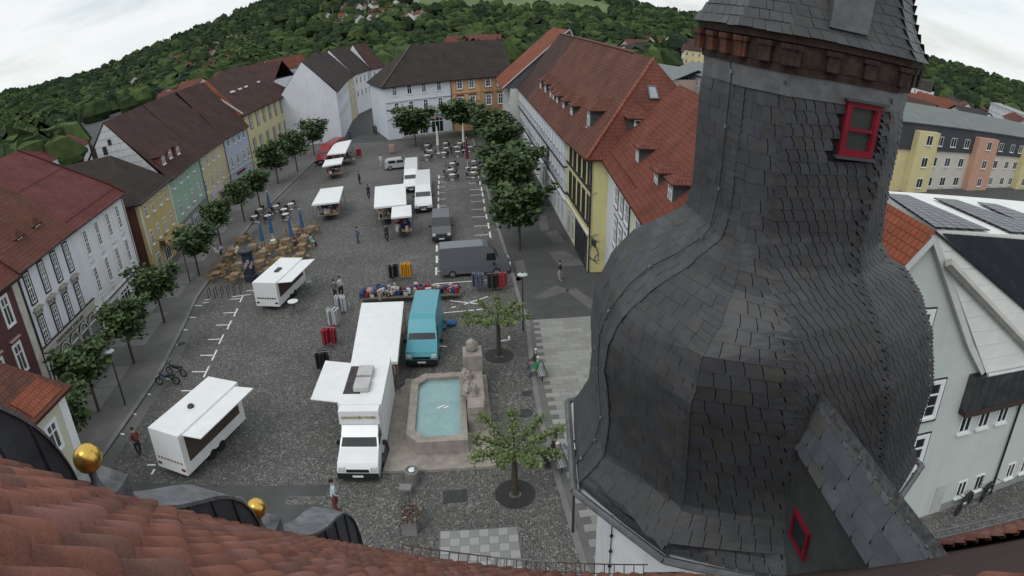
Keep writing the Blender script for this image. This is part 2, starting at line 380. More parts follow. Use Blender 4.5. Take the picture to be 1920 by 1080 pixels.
# dark access plate, storm drains, tree grates' surrounds
mt_plate = plain((.055, .058, .06), .6, .4, .3, 6, name='cast_plate')
for q in ([(830, 921), (876, 917), (877, 941), (831, 945)],):
    mb = MB(); P4 = [G(*p) for p in q]; mb.prism(ccw([p[:2] for p in P4]), 0, .016); tag(mb.build('cellar_hatch', mt_plate), 'dark riveted cellar hatch set flush in the setts below the fountain', 'hatch')
for (px, py, r, nm) in ((968, 665, .42, 'round drain cover in the footway beside the lamp'), (985, 775, .42, 'round drain cover in the setts right of the fountain'), (340, 645, .32, 'small round drain cover by the left parking marks'), (970, 524, .40, 'pale round drain cover near the lamp post')):
    p = G(px, py) if nm[0] != 'r' or 'lamp' not in nm else G(969, 523); mb = MB(); mb.lathe([(r, 0), (r, .02), (r * .9, .022), (0, .022)], 16); tag(mb.build('drain_cover', mt_plate, loc=(p.x, p.y, 0)), nm, 'drain cover')
mb = MB(); p = G(988, 738); mb.box(-.3, .3, -.22, .22, 0, .02)
for k in range(5): mb.box(-.26 + k * .11, -.2 + k * .11, -.18, .18, .02, .03)
tag(mb.build('storm_drain', mt_plate, loc=(p.x, p.y, 0)), 'square slotted storm drain in the gutter right of the fountain', 'drain')
# ================================================================ slate-hung town-hall tower
TAZ = R(25.0)
TE = Vector((math.sin(TAZ), math.cos(TAZ)))           # away from the camera
TL = Vector((TE.y, -TE.x))                            # to the right
TC = TE * 12.0                                        # tower axis in plan
def tw(lat, t, z): p = TC + TL * lat - TE * t; return Vector((p.x, p.y, z))
def tw_px(px, py, t):
    """point of a sight line in the upright plane t metres in front of the tower axis -> (lateral, z)"""
    v = ray(px, py); k = (12.0 - t) / (v.x * TE.x + v.y * TE.y)
    return (v.x * TL.x + v.y * TL.y) * k, CAM_H + v.z * k
HIPS = [   # surveyed hip lines: pixel x, pixel y, depth in front of the axis
 [(1334, 60, -.2), (1325, 110, -.2), (1313, 167, -.2), (1306, 260, -.2), (1300, 340, -.25), (1285, 385, -.35), (1240, 408, -.55), (1190, 430, -.8), (1150, 470, -1.0), (1117, 533, -1.15), (1108, 593, -1.2), (1110, 660, -1.2), (1105, 710, -1.2), (1085, 740, -1.3), (1057, 770, -1.45)],
 [(1404, 60, 1.0), (1393, 167, 1.0), (1380, 300, 1.0), (1367, 400, 1.0), (1350, 445, 1.02), (1280, 504, 1.1), (1223, 540, 1.2), (1167, 593, 1.38), (1140, 643, 1.48), (1133, 693, 1.5), (1138, 720, 1.48), (1142, 787, 1.45), (1133, 853, 1.5), (1087, 900, 1.75)],
 [(1448, 60, 1.22), (1436, 170, 1.22), (1420, 300, 1.22), (1408, 380, 1.24), (1396, 450, 1.34), (1372, 540, 1.62), (1345, 610, 2.1), (1313, 665, 2.55), (1303, 720, 2.7), (1290, 753, 2.75), (1284, 850, 2.7), (1278, 950, 2.65), (1253, 1017, 2.95), (1237, 1032, 3.25)],
 [(1492, 60, 1.45), (1478, 170, 1.45), (1462, 300, 1.45), (1450, 380, 1.45), (1443, 440, 1.47), (1447, 507, 1.6), (1463, 557, 1.82), (1490, 627, 2.15), (1500, 713, 2.4), (1500, 810, 2.5), (1500, 930, 2.45), (1500, 1020, 2.6), (1500, 1085, 3.0)],
 [(1690, 60, .75), (1682, 130, .75), (1665, 260, .75), (1645, 350, .75), (1625, 420, .76), (1613, 463, .77), (1613, 513, .8), (1640, 580, .86), (1663, 647, .95), (1673, 730, 1.0), (1660, 853, 1.0), (1650, 960, 1.0), (1660, 1060, 1.2)],
 [(1709, 80, -.2), (1687, 260, -.2), (1667, 350, -.25), (1657, 420, -.35), (1652, 453, -.45), (1667, 485, -.6), (1697, 503, -.7), (1723, 543, -.85), (1747, 620, -.95), (1750, 720, -.95), (1730, 780, -.95), (1713, 835, -.95), (1732, 925, -1.2)]]
ZT, ZB = 20.35, 10.35
hz = []
for h in HIPS:
    a = sorted([(tw_px(x, y, t)[1], tw_px(x, y, t)[0], t) for x, y, t in h])
    hz.append(np.array(a))
# the far side of the tower mirrors the near side
def hip(i, z):
    a = hz[i]; return float(np.interp(z, a[:, 0], a[:, 1])), float(np.interp(z, a[:, 0], a[:, 2]))
def ring(z):
    r = [hip(i, z) for i in range(6)]
    cx_ = (r[0][0] + r[5][0]) / 2; w_ = (r[5][0] - r[0][0]) / 2
    return r + [(cx_ + w_ * .45, -w_ * .85), (cx_ - w_ * .45, -w_ * .85)]
tower = thing('clock_tower', 'dark slate-hung octagonal town-hall tower with a bulging onion base and red window', 'tower', tw(0, 0, 0))
T0 = Vector(tower.location)
SLC = [(.044, .048, .055), (.040, .043, .050), (.052, .056, .063), (.042, .044, .046), (.046, .047, .045)]
SLM = [plain(c, .5, 0, .28, 2.2, .45, .12, name='slate') for c in SLC]
SKIN = plain((.010, .010, .012), .8, 0, .2, name='slate_underlay')
zs = list(np.linspace(ZB, ZT, 90))
mb = MB()
rings = [[tw(l * .978 + .008, t * .978 + .004, z) - T0 for l, t in ring(z)] for z in zs]
for a, b in zip(rings[:-1], rings[1:]):
    for k in range(8): mb.face((a[k], a[(k + 1) % 8], b[(k + 1) % 8], b[k]))
mb.build('tower_skin', SKIN, tower)
# rows of slates; row heights follow the real slope
def fp(i, s, z):
    a = hip(i, z); b = hip(i + 1, z); return tw(a[0] + (b[0] - a[0]) * s, a[1] + (b[1] - a[1]) * s, z) - T0
def rows_for(i, course):
    z = ZT; L = [z]
    while z > ZB + .02:
        dz = course
        for _ in range(3):
            d = (fp(i, .5, z) - fp(i, .5, z - dz)).length
            dz = dz * course / max(d, 1e-4) if d > 1e-4 else dz
            dz = min(dz, course)
        z -= dz; L.append(max(z, ZB))
    return L
rs = random.Random(11)
slates = []     # (size seen, verts, material)
camv = Vector((0, 0, CAM_H))
for i, (course, wid, slant, rise) in enumerate(((.27, .36, .10, -.05), (.27, .40, .10, -.10), (.27, .34, .22, -.05), (.215, .19, .50, .06), (.215, .20, .6, .10))):
    L = rows_for(i, course)
    for r in range(len(L) - 1):
        z1, z0 = L[r], L[r + 1]
        wl_ = (fp(i, 0, z0) - fp(i, 1, z0)).length
        n = max(2, int(round(wl_ / wid)))
        cuts = [0] + [(k + rs.uniform(-.16, .16) + (.0 if r % 2 else .35)) / n for k in range(1, n)] + [1]
        for k in range(n):
            s0, s1 = cuts[k], cuts[k + 1]
            sl = slant * (z1 - z0) / max(wl_, .3)
            o0 = rs.uniform(.011, .020); 
            if k == n - 1: s1 += .02 + rs.uniform(0, .05) / wl_
            if k == 0: s0 -= .005
            pieces = [(s0, s1, z0, z1)]
            if k == n - 1 and wl_ > .8: zm = (z0 + z1) / 2; pieces = [(s0, s1, z0, zm), (s0, s1, zm, z1)]
            for (a0, a1, c0, c1) in pieces:
                def Q(s, z, up):
                    zz = min(max(z + rise * (s - .5) * wl_, ZB), ZT)
                    p = fp(i, s, zz); d = fp(i, s, max(zz - .05, ZB - .01)) - fp(i, s, zz + .05); e = fp(i, 1, zz) - fp(i, 0, zz)
                    nn = d.cross(e).normalized()
                    if nn.dot(camv - T0 - p) < 0: nn = -nn
                    return p + nn * up
                g = .009 / max(wl_, .3)
                if i < 2: g *= .4
                tp = c1 + (c1 - c0) * .12
                b0, b1 = Q(a0 + g, c0, o0), Q(a1 - g, c0, o0)
                m0 = Q(a0 + g - sl * .15, (c0 + c1) / 2, o0 * .65); m1 = Q(a1 - g - sl * .15, (c0 + c1) / 2, o0 * .65)
                t0, t1 = Q(a0 + g - sl, tp, .004), Q(a1 - g - sl, tp, .004)
                u0, u1 = Q(a0 + g, c0, -.004), Q(a1 - g, c0, -.004); um0, ut0 = Q(a0 + g - sl * .15, (c0 + c1) / 2, -.004), Q(a0 + g - sl, tp, -.006)
                fc = [(b0, b1, m1, m0), (m0, m1, t1, t0), (u0, u1, b1, b0), (u0, b0, m0, um0), (um0, m0, t0, ut0)]
                cpos = (b0 + t1) / 2 + T0 - camv
                size = (b1 - b0).length * (t0 - b0).length / cpos.length_squared
                ctr = (b0 + b1 + t0 + t1) / 4
                if i in (3, 4) and 1.0: pass
                slates.append((size + (1 if i == 3 and c0 > 15 else .5 if i in (2, 3) and c0 > 12.4 else 0), fc, rs.choice((0, 0, 1, 1, 2, 3, 4) if c0 > 15.5 else (0, 1, 1, 3, 3, 4)), i, ctr))
# the window opening in the front face stays clear of slates
def on_face(i, px, py):
    a = hip(i, 18.2); b = hip(i + 1, 18.2)
    A = tw(a[0], a[1], 0); B = tw(b[0], b[1], 0); pl_ = Plane(A, B); s, z = pl_.px(px, py); return s, z, pl_
wc = [on_face(3, *p) for p in ((1586, 186), (1648, 198), (1634, 297), (1570, 289))]
ws0, ws1 = min(c[0] for c in wc), max(c[0] for c in wc); ws0, ws1 = (wc[0][0] + wc[3][0]) / 2, (wc[1][0] + wc[2][0]) / 2
wz0, wz1 = (wc[2][1] + wc[3][1]) / 2, (wc[0][1] + wc[1][1]) / 2
wpl = wc[0][2]
def in_win(c):
    d = Vector((c.x + T0.x, c.y + T0.y)) - wpl.o; s = d.dot(wpl.u)
    return ws0 - .10 < s < ws1 + .10 and wz0 - .06 < c.z < wz1 + .10
slates = [q for q in slates if not (q[3] == 3 and in_win(q[4]))]
slates.sort(key=lambda q: -q[0])
for q in slates[:290]:
    mb = MB()
    for f in q[1]: mb.face(f)
    mb.build('slate', SLM[q[2]], tower)
mb = MB()
for q in slates[290:]:
    mb.m = q[2]
    for f in q[1]: mb.face(f)
tag(mb.build('slates', SLM, tower), kind='stuff')
# red two-pane window
RED = plain((.17, .010, .022), .45, 0, .25, 4, name='red_paint')
wr = wpl.rot; W_, H_ = ws1 - ws0, wz1 - wz0
wp = wpl.P(ws0, wz0, .03) - T0
fr = MB(); d = .09
fr.box(0, d, -.07, .07, 0, H_); fr.box(W_ - d, W_, -.07, .07, 0, H_); fr.box(d, W_ - d, -.07, .07, 0, d * 1.3); fr.box(d, W_ - d, -.07, .07, H_ - d, H_)
fr.box(d, W_ - d, -.06, .05, H_ * .47, H_ * .47 + .05)
for z0, z1 in ((d * 1.3, H_ * .47), (H_ * .47 + .05, H_ - d)):
    fr.box(d, d + .035, -.045, .04, z0, z1); fr.box(W_ - d - .035, W_ - d, -.045, .04, z0, z1)
win = fr.build('window', RED, tower, loc=wp, rz=wr)
pn = MB(); pn.box(d, W_ - d, .0, .02, d, H_ - d); pn.build('pane', plain((.028, .036, .030), .35, 0, .3, 3, .5, .3, 0, 60, 'mesh_screen'), win)
si = MB(); si.box(-.06, W_ + .06, -.11, .02, -.05, -.002); si.build('sill', SLM[2], win)
si = MB(); si.box(-.05, W_ + .10, -.12, .05, H_ + .002, H_ + .04); si.build('hood', SLM[2], win)
# lead flashing band under the cornice and the timber cornice with its blocks
shaft = ring(19.6); sc_ = (sum(p[0] for p in shaft) / 8 + .05, .25)
def scaled(f, z, lift=0.0): return [tw(sc_[0] + (l - sc_[0]) * f, sc_[1] + (t - sc_[1]) * f, z) - T0 for l, t in shaft]
def belt(prof, name, mat, cap=False):
    mb = MB(); rr = [scaled(f, z) for f, z in prof]
    for a, b in zip(rr[:-1], rr[1:]):
        for k in range(8): mb.face((a[k], a[(k + 1) % 8], b[(k + 1) % 8], b[k]))
    return mb.build(name, mat, tower)
LEAD = plain((.125, .13, .138), .5, .25, .3, 3, .4, .2, name='lead_sheet')
OAK = plain((.040, .028, .023), .85, 0, .45, 5, .2, .4, 0, 20, 'weathered_oak')
OAKR = plain((.085, .036, .026), .85, 0, .5, 6, .2, .4, 0, 20, 'reddish_weathered_oak')
Z0 = 19.60
belt([(1.03, Z0 - .38), (1.035, Z0 - .02)], 'flashing', LEAD)
belt([(1.02, Z0 - .03), (1.055, Z0 - .03), (1.06, Z0 + .08), (1.07, Z0 + .10), (1.07, Z0 + .42), (1.115, Z0 + .44), (1.13, Z0 + .56), (1.0, Z0 + .56)], 'cornice', OAK)
rr0 = scaled(1.075, Z0 + .10); rr1 = scaled(1.075, Z0 + .42)
for k in range(5):
    a, b = rr0[k], rr0[k + 1]; L = (b - a).length; nb = max(1, int(round(L / .62)))
    rot = math.atan2((b - a).y, (b - a).x)
    for q in range(nb + 1):
        p = a + (b - a) * ((q + .02) / (nb + .04))
        m_ = MB(); m_.box(-.11, .11, -.10, .03, 0, .31); m_.box(-.14, .14, -.12, .03, .24, .315)
        m_.build('modillion', OAKR if k == 0 or (k == 1 and q == 0) else OAK, tower, loc=p, rz=rot)
# flared slate cap above the cornice
capf = [(1.17, Z0 + .58), (1.10, Z0 + .72), (1.00, Z0 + .97), (.91, Z0 + 1.3), (.83, Z0 + 1.8), (.78, Z0 + 2.4)]
belt([(1.1, Z0 + .565)] + [(f - .012, z) for f, z in capf], 'cap_skin', SKIN)
cf_z = [z for f, z in capf]; cf_f = [f for f, z in capf]
mb = MB(); zc = Z0 + .56
while zc < Z0 + 2.2:
    z1 = zc + .15
    A = scaled(float(np.interp(zc, cf_z, cf_f)) + .012, zc); B = scaled(float(np.interp(z1 + .02, cf_z, cf_f)) + .002, z1 + .02)
    A2 = scaled(float(np.interp(zc, cf_z, cf_f)) - .006, zc)
    for k in (7, 0, 1, 2, 3, 4, 5):
        k2 = (k + 1) % 8; L = (A[k] - A[k2]).length; n = max(2, int(round(L / .24))); off = rs.random()
        cu = [0] + sorted(min(.99, max(.01, (q + off * .8 - .3) / n)) for q in range(1, n)) + [1]
        for s0, s1 in zip(cu[:-1], cu[1:]):
            mb.m = rs.choice((0, 1, 2, 3, 4)); j = rs.uniform(-.008, .012); g = .006 / L
            l = lambda P, s: P[k].lerp(P[k2], s)
            up = Vector((0, 0, j))
            b0, b1, t0, t1 = l(A, s0 + g) + up, l(A, s1 - g) + up, l(B, s0 - .12 / L), l(B, s1 - .12 / L - g)
            mb.face((b0, b1, t1, t0)); mb.face((l(A2, s0 + g), l(A2, s1 - g), b1, b0)); mb.face((l(A2, s0), b0, t0, t0 - Vector((0, 0, .01))))
    zc = z1
tag(mb.build('cap_slates', SLM, tower), kind='stuff')
p = tw(.55, 2.0, Z0 + .80) - T0; a, b = scaled(1.08, Z0 + .87)[3], scaled(1.08, Z0 + .87)[4]
q = a.lerp(b, .42); rot = math.atan2((b - a).y, (b - a).x)
m_ = MB(); m_.box(-.35, .35, -.06, .5, 0, .9); m_.build('roof_hatch', LEAD, tower, loc=q + Vector((0, 0, -.1)), rz=rot)
# gutter round the eaves of the bulge, then the white shaft below
er = [tw(l * 1.0, t, ZB) for l, t in ring(ZB)]
ecx = sum((p for p in er), Vector()) / 8
mb = MB(); P_ = [ecx + (p - ecx) * 1.03 for p in er]
for k in range(8):
    a, b = P_[k] - T0, P_[(k + 1) % 8] - T0
    mb.tube(a + Vector((0, 0, -.05)), b + Vector((0, 0, -.05)), .085, n=8)
mb.build('gutter', LEAD, tower)
mb = MB(); wv = [ecx + (p - ecx) * .80 for p in er]; so_ = [ecx + (p - ecx) * 1.0 for p in er]
for k in range(8):
    a, b = wv[k] - T0, wv[(k + 1) % 8] - T0
    c, d2 = so_[k] - T0, so_[(k + 1) % 8] - T0
    mb.face((Vector((a.x, a.y, 0)), Vector((b.x, b.y, 0)), Vector((b.x, b.y, ZB - .06)), Vector((a.x, a.y, ZB - .06))))
    mb.face((Vector((a.x, a.y, ZB - .06)), Vector((b.x, b.y, ZB - .06)), Vector((d2.x, d2.y, ZB - .03)), Vector((c.x, c.y, ZB - .03))))
mb.build('wall', plain((.62, .64, .66), .8, 0, .10, 1.2, .2, .15, .2, 8, 'white_render'), tower)
# lightning conductor with its clips
def face_hit(i, px, py, up=.05):
    v = ray(px, py).normalized(); best = None
    for z in np.linspace(ZB, ZT, 140):
        for s in np.linspace(0, 1, 30):
            p = fp(i, s, z) + T0 - camv; c = p.normalized().dot(v)
            if best is None or c > best[0]: best = (c, s, z)
    p = fp(i, best[1], best[2]); d = fp(i, best[1], best[2] - .05) - fp(i, best[1], best[2] + .05); e = fp(i, 1, best[2]) - fp(i, 0, best[2])
    n = d.cross(e).normalized()
    if n.dot(camv - T0 - p) < 0: n = -n
    return p + n * up
pts = [face_hit(0, *p) for p in ((1336, 75), (1352, 92), (1372, 108), (1377, 135), (1365, 235), (1354, 350), (1345, 385), (1333, 430), (1318, 449), (1270, 478), (1223, 503), (1183, 535), (1145, 587), (1127, 630), (1124, 690), (1128, 740), (1131, 786), (1118, 830), (1094, 860), (1075, 872))]
mb = MB(); mb.path(pts, .010, 5); lc = mb.build('lightning_conductor', BLACK, tower)
for k in (3, 4, 5, 8, 10, 12, 14, 16, 17, 18):
    m_ = MB(); m_.cbox((0, 0, 0), (.05, .05, .05), .4); m_.build('clip', STEEL, lc, loc=pts[k])
# conductor down the white wall with beads of ivy-dark clips
a = wv[1].lerp(wv[2], .04) - T0 + (TL * 0).to_3d()
o_ = (wv[1] + wv[2]) / 2 - ecx; o_.z = 0; o_.normalize()
m_ = MB(); m_.tube((a.x + o_.x * .05, a.y + o_.y * .05, 0), (a.x + o_.x * .05, a.y + o_.y * .05, ZB - .3), .014, n=5)
for z in np.arange(.6, ZB - .5, .52): m_.blob((a.x + o_.x * .05, a.y + o_.y * .05, z + rs.uniform(-.1, .1)), .05, 6, 4)
m_.build('down_conductor', BLACK, tower)
# ================================================================ town-hall roof in the foreground
RT, RP, RH = R(48), R(8), .30
DD = Vector((math.sin(RP) * math.cos(RT), math.cos(RP) * math.cos(RT), -math.sin(RT)))    # down the slope
CC = Vector((math.cos(RP), -math.sin(RP), 0))                                              # along the eaves, to the right
MM = CC.cross(DD)
if MM.z < 0: MM = -MM
def rf(c, d, n=0.0): return Vector((0, 0, CAM_H)) + CC * c + DD * d + MM * (n - RH)
RM = Matrix((CC, DD, MM)).transposed().to_4x4()      # roof frame -> world
def RF(c, d, n=0.0): return Matrix.Translation(rf(c, d, n)) @ RM
hall = thing('town_hall', 'red pantiled town-hall roof with a lead-clad scroll parapet in the near foreground', 'building', (0, 0, 0))
EAVE_D = 11.0
CLAY = [plain(c, .85, 0, .3, 5, .2, .35, 0, 60, 'clay_tile') for c in ((.20, .085, .062), (.17, .072, .055), (.235, .10, .07), (.15, .075, .06), (.21, .10, .085))]
mb = MB(); mb.face([rf(-5.2, -1.2, -.09), rf(12, -1.2, -.09), rf(12, EAVE_D, -.09), rf(-5.2, EAVE_D, -.09)])
mb.face([rf(-5.2, EAVE_D, -.09), rf(12, EAVE_D, -.09), rf(12, EAVE_D, -.09) - Vector((0, 0, .2)), rf(-5.2, EAVE_D, -.09) - Vector((0, 0, .2))])
mb.build('roof_deck', plain((.05, .03, .025), .9, 0, .2), hall)
# one pantile: a broad roll with a rounded nose and a flat pan
TW, TLn = .245, .335
def pantile():
    mb = MB(); nx, rows_ = 9, [(-.07, .0), (.10, .0), (.24, .004), (.30, .006), (.325, -.006), (.335, -.034)]
    g = []
    for d, lift in rows_:
        r = []
        for k in range(nx):
            x = k / (nx - 1)
            zz = .062 * math.sin(math.pi * min(1, x / .70)) ** .8 if x < .70 else -.012 * math.sin(math.pi * (x - .70) / .30)
            nose = max(0, (d - .24) / .095)
            xx = x - .5
            zz = zz * (1 - .10 * nose) + lift
            dd_ = d - (.045 * nose * (abs(x - .35) / .35) ** 2 if x < .7 else .03 * nose)
            r.append(Vector((x * TW * 1.02, dd_, zz + .034 * (d + .07) / .40)))
        g.append(r)
    for a, b in zip(g[:-1], g[1:]):
        for k in range(nx - 1): mb.face((a[k], b[k], b[k + 1], a[k + 1]))
    e = g[-1]; 
    for k in range(nx - 1): mb.face((e[k], e[k] + Vector((0, -.01, -.04)), e[k + 1] + Vector((0, -.01, -.04)), e[k + 1]))
    return mb
pt = pantile()
tms = []
for c in CLAY: tms.append(pt.mesh('pantile', c, smooth=True))
rt = random.Random(5)
pos = []
C0 = -3.9
for i in range(-1, 24):
    for j in range(-2, 33):
        c = C0 + i * TW; d = j * TLn + .05
        if d + TLn > EAVE_D + .1: continue
        if d < .3 and (abs(c) < .5): continue
        if c > 1.6: continue
        pos.append((c, d))
for i in range(38, 62):
    for j in range(16, 33): pos.append((C0 + i * TW, j * TLn + .05))
pos = [p for p in pos if not (p[0] ** 2 + p[1] ** 2 < .45 ** 2)]
def near(p): q = rf(*p); return (q - Vector((0, 0, CAM_H))).length
pos.sort(key=near)
mbs = MB()
for n, (c, d) in enumerate(pos):
    T = RF(c + rt.uniform(-.006, .006), d + rt.uniform(-.012, .012), rt.uniform(-.005, .005)) @ Matrix.Rotation(rt.uniform(-.02, .02), 4, 'Z')
    k = rt.choice((0, 0, 1, 1, 2, 3, 4)) if c < 5 else rt.choice((2, 4, 4, 0))
    if n < 285:
        o = inst('pantile', tms[k], hall); o.matrix_basis = T
    else:
        mbs.m = k
        i0 = len(mbs.v)
        mbs.v += [tuple(T @ Vector(v)) for v in pt.v]; mbs.f += [tuple(i0 + q for q in f) for f in pt.f]; mbs.uv += pt.uv; mbs.mi += [k] * len(pt.f)
o = mbs.build('pantiles', CLAY, hall, smooth=True); tag(o, kind='stuff')
# side edge boards, gutter and the snow guard
mb = MB(); mb.tube(rf(C0 - .3, EAVE_D + .06, -.13), rf(1.55, EAVE_D + .06, -.13), .075, n=8); mb.build('gutter', LEAD, hall)
mb = MB(); mb.tube(rf(5.4, EAVE_D + .06, -.13), rf(12, EAVE_D + .06, -.13), .075, n=8); mb.build('gutter', LEAD, hall)
mb = MB(); mb.box(0, .55, 0, .5, 0, .28, RF(1.05, EAVE_D - .25, -.2)); mb.build('gutter_outlet', BLACK, hall)
GRAYP = plain((.20, .20, .21), .5, .5, .2, name='galvanised_rail')
RUST = plain((.11, .065, .055), .7, .2, .3, name='rusty_rail')
def guard(c0, c1, d, hgt, name, mat, step=.16):
    mb = MB(); mb.tube(rf(c0, d, hgt), rf(c1, d, hgt), .011, n=5); mb.tube(rf(c0, d, .06), rf(c1, d, .06), .009, n=5)
    n = int((c1 - c0) / step)
    for k in range(n + 1): mb.tube(rf(c0 + k * step, d, .04), rf(c0 + k * step, d, hgt), .0085, n=4, cap=False)
    mb.build(name, mat, hall)
guard(-2.95, .05, EAVE_D - .15, .20, 'snow_guard', RUST); guard(.07, 1.1, EAVE_D - .08, .20, 'snow_guard', RUST)
guard(5.5, 11.5, EAVE_D - .15, .22, 'snow_guard', GRAYP, .10)
def rod(c0, c1, d, n, mat, posts, name='roof_rail'):
    mb = MB(); mb.tube(rf(c0, d, n), rf(c1, d, n), .013, n=6)
    for k in range(posts): c = c0 + (c1 - c0) * (k + .5) / posts; mb.tube(rf(c, d - .12, .04), rf(c, d, n), .012, n=5)
    mb.build(name, mat, hall)
def rhit(px, py, n):
    v = ray(px, py); k = (-RH + n) / v.dot(MM); q = v * k; return q.dot(CC), q.dot(DD)
a, b = rhit(440, 988, .2), rhit(950, 1076, .2); dm = (a[1] + b[1]) / 2
rod(a[0], b[0], EAVE_D - .6, .2, GRAYP, 7)
rod(5.6, 11.8, EAVE_D - .85, .22, GRAYP, 7); rod(5.6, 11.8, EAVE_D - 1.5, .12, GRAYP, 5)
# ------------- scroll parapet along the edge of the roof, lead clad, with gilded balls
PU = Vector((math.sin(RP), math.cos(RP), 0)); 
def pp_(u, hgt, side):     # u: horizontal run down the slope; hgt above the tile plane
    return Vector((0, 0, CAM_H)) + CC * (C0 - .02 - side) + PU * u + Vector((0, 0, -RH / math.cos(RT) - u * math.tan(RT) + hgt))
parap = thing('scroll_parapet', 'lead-clad parapet of three curling scrolls edging the tiled town-hall roof', 'parapet', pp_(2.5, 0, 0))
PO = Vector(parap.location)
PF = plain((.060, .066, .076), .5, .25, .30, 2.5, .4, .15, .25, 14, 'dark_lead')
PT = plain((.15, .158, .17), .5, .25, .45, 5, .4, .3, 0, 25, 'weathered_lead')
scrolls = [
    [(-.6, .05), (.2, .16), (.8, .36), (1.3, .52), (1.75, .62), (2.05, .645), (2.22, .62), (2.36, .54), (2.45, .40), (2.51, .22), (2.53, .0)],
    [(3.02, .0), (3.3, .07), (3.6, .17), (3.9, .31), (4.2, .45), (4.42, .51), (4.58, .49), (4.70, .41), (4.78, .28), (4.83, .12), (4.84, .0)],
    [(5.30, .0), (5.7, .08), (6.1, .21), (6.45, .40), (6.75, .62), (7.0, .76), (7.18, .78), (7.34, .70), (7.46, .50), (7.53, .25), (7.56, .0)]]
WD = .50
def dens(p, k=4):
    out = []
    for i in range(len(p) - 1):
        p0, p1, p2, p3 = p[max(i - 1, 0)], p[i], p[i + 1], p[min(i + 2, len(p) - 1)]
        for j in range(k):
            t = j / k
            out.append(tuple(.5 * (2 * p1[q] + (p2[q] - p0[q]) * t + (2 * p0[q] - 5 * p1[q] + 4 * p2[q] - p3[q]) * t * t + (3 * p1[q] - p0[q] - 3 * p2[q] + p3[q]) * t ** 3) for q in (0, 1)))
    return out + [p[-1]]
for sc in scrolls:
    pr = dens(sc)
    mb = MB()
    for (u0, h0), (u1, h1) in zip(pr[:-1], pr[1:]):
        for sd in (0, WD): mb.face((pp_(u0, -.5, sd) - PO, pp_(u1, -.5, sd) - PO, pp_(u1, h1, sd) - PO, pp_(u0, h0, sd) - PO))
    s_ = mb.build('scroll_face', PF, parap)
    mb = MB()
    for (u0, h0), (u1, h1) in zip(pr[:-1], pr[1:]):
        q = [pp_(u0, h0 + .012, -.035) - PO, pp_(u1, h1 + .012, -.035) - PO, pp_(u1, h1 + .012, WD + .035) - PO, pp_(u0, h0 + .012, WD + .035) - PO]
        mb.face(q)
        for a, b in ((0, 1), (2, 3)): mb.face((q[a], q[b], q[b] - Vector((0, 0, .05)), q[a] - Vector((0, 0, .05))))
    mb.build('scroll_cap', PT, parap, smooth=True)
    us = [p[0] for p in pr]; hs_ = [p[1] for p in pr]
    u = us[0] + .35
    while u < us[-1] - .1:
        h_ = float(np.interp(u, us, hs_)); m_ = MB(); m_.tube(pp_(u + .10, -.45, -.012) - PO, pp_(u, h_ - .01, -.012) - PO, .016, n=5); m_.build('seam', PF, parap); u += .36
mb = MB()    # low lead upstand between the scrolls
for u0, u1 in ((2.53, 3.02), (4.84, 5.30)):
    a = [pp_(u, h_, s_) - PO for u, h_, s_ in ((u0, .02, -.02), (u1, .02, -.02), (u1, .02, WD), (u0, .02, WD), (u0, -.5, -.02), (u1, -.5, -.02))]
    mb.face(a[:4]); mb.face((a[4], a[5], a[1], a[0]))
mb.build('upstand', PF, parap)
GOLD = plain((.68, .44, .11), .30, 1.0, .18, 9, .5, .10, 0, 30, 'gilding')
for (u, nm) in ((2.74, 'gilded ball finial at the left, nearest the camera, on its lead pedestal'), (4.90, 'smaller-looking gilded ball finial between the second and third scroll')):
    pb = MB()     # pedestal with a sloping dished lead cap
    for k in range(6):
        u0, u1 = u - .24 + k * .08, u - .16 + k * .08; f = lambda x: .07 + .10 * ((x - u) / .24) ** 2 + (x - u) * .9
        q = [pp_(u0, f(u0), -.14), pp_(u1, f(u1), -.14), pp_(u1, f(u1), WD), pp_(u0, f(u0), WD)]
        q = [a - PO for a in q]; pb.face(q)
        for a, b in ((0, 1), (2, 3)): pb.face((q[a], q[b], q[b] - Vector((0, 0, .35)), q[a] - Vector((0, 0, .35))))
        if k in (0, 5): e = (0, 3) if k == 0 else (1, 2); pb.face((q[e[0]], q[e[1]], q[e[1]] - Vector((0, 0, .45)), q[e[0]] - Vector((0, 0, .45))))
    pb.build('pedestal', PT, parap)
    p = pp_(u, .42, .04)
    fin = thing('ball_finial', nm, 'finial', p - Vector((0, 0, .30)), group='gilded balls on the scroll parapet')
    m_ = MB(); m_.blob((0, 0, .30), .135, 28, 18); m_.build('ball', GOLD, fin, smooth=True)
    m_ = MB(); m_.lathe([(.075, -.05), (.05, .02), (.035, .08), (.045, .20)], 12); m_.build('stem', PT, fin, smooth=True)
    so_ = MB(); rq = random.Random(int(u * 100))
    for k in range(7):
        v = Vector((rq.uniform(-.2, 1), rq.uniform(-1, .1), rq.uniform(-.4, .8))).normalized(); so_.blob(Vector((0, 0, .30)) + v * .134, .006, 5, 3)
    tag(so_.build('spots', BLACK, fin), kind='stuff')
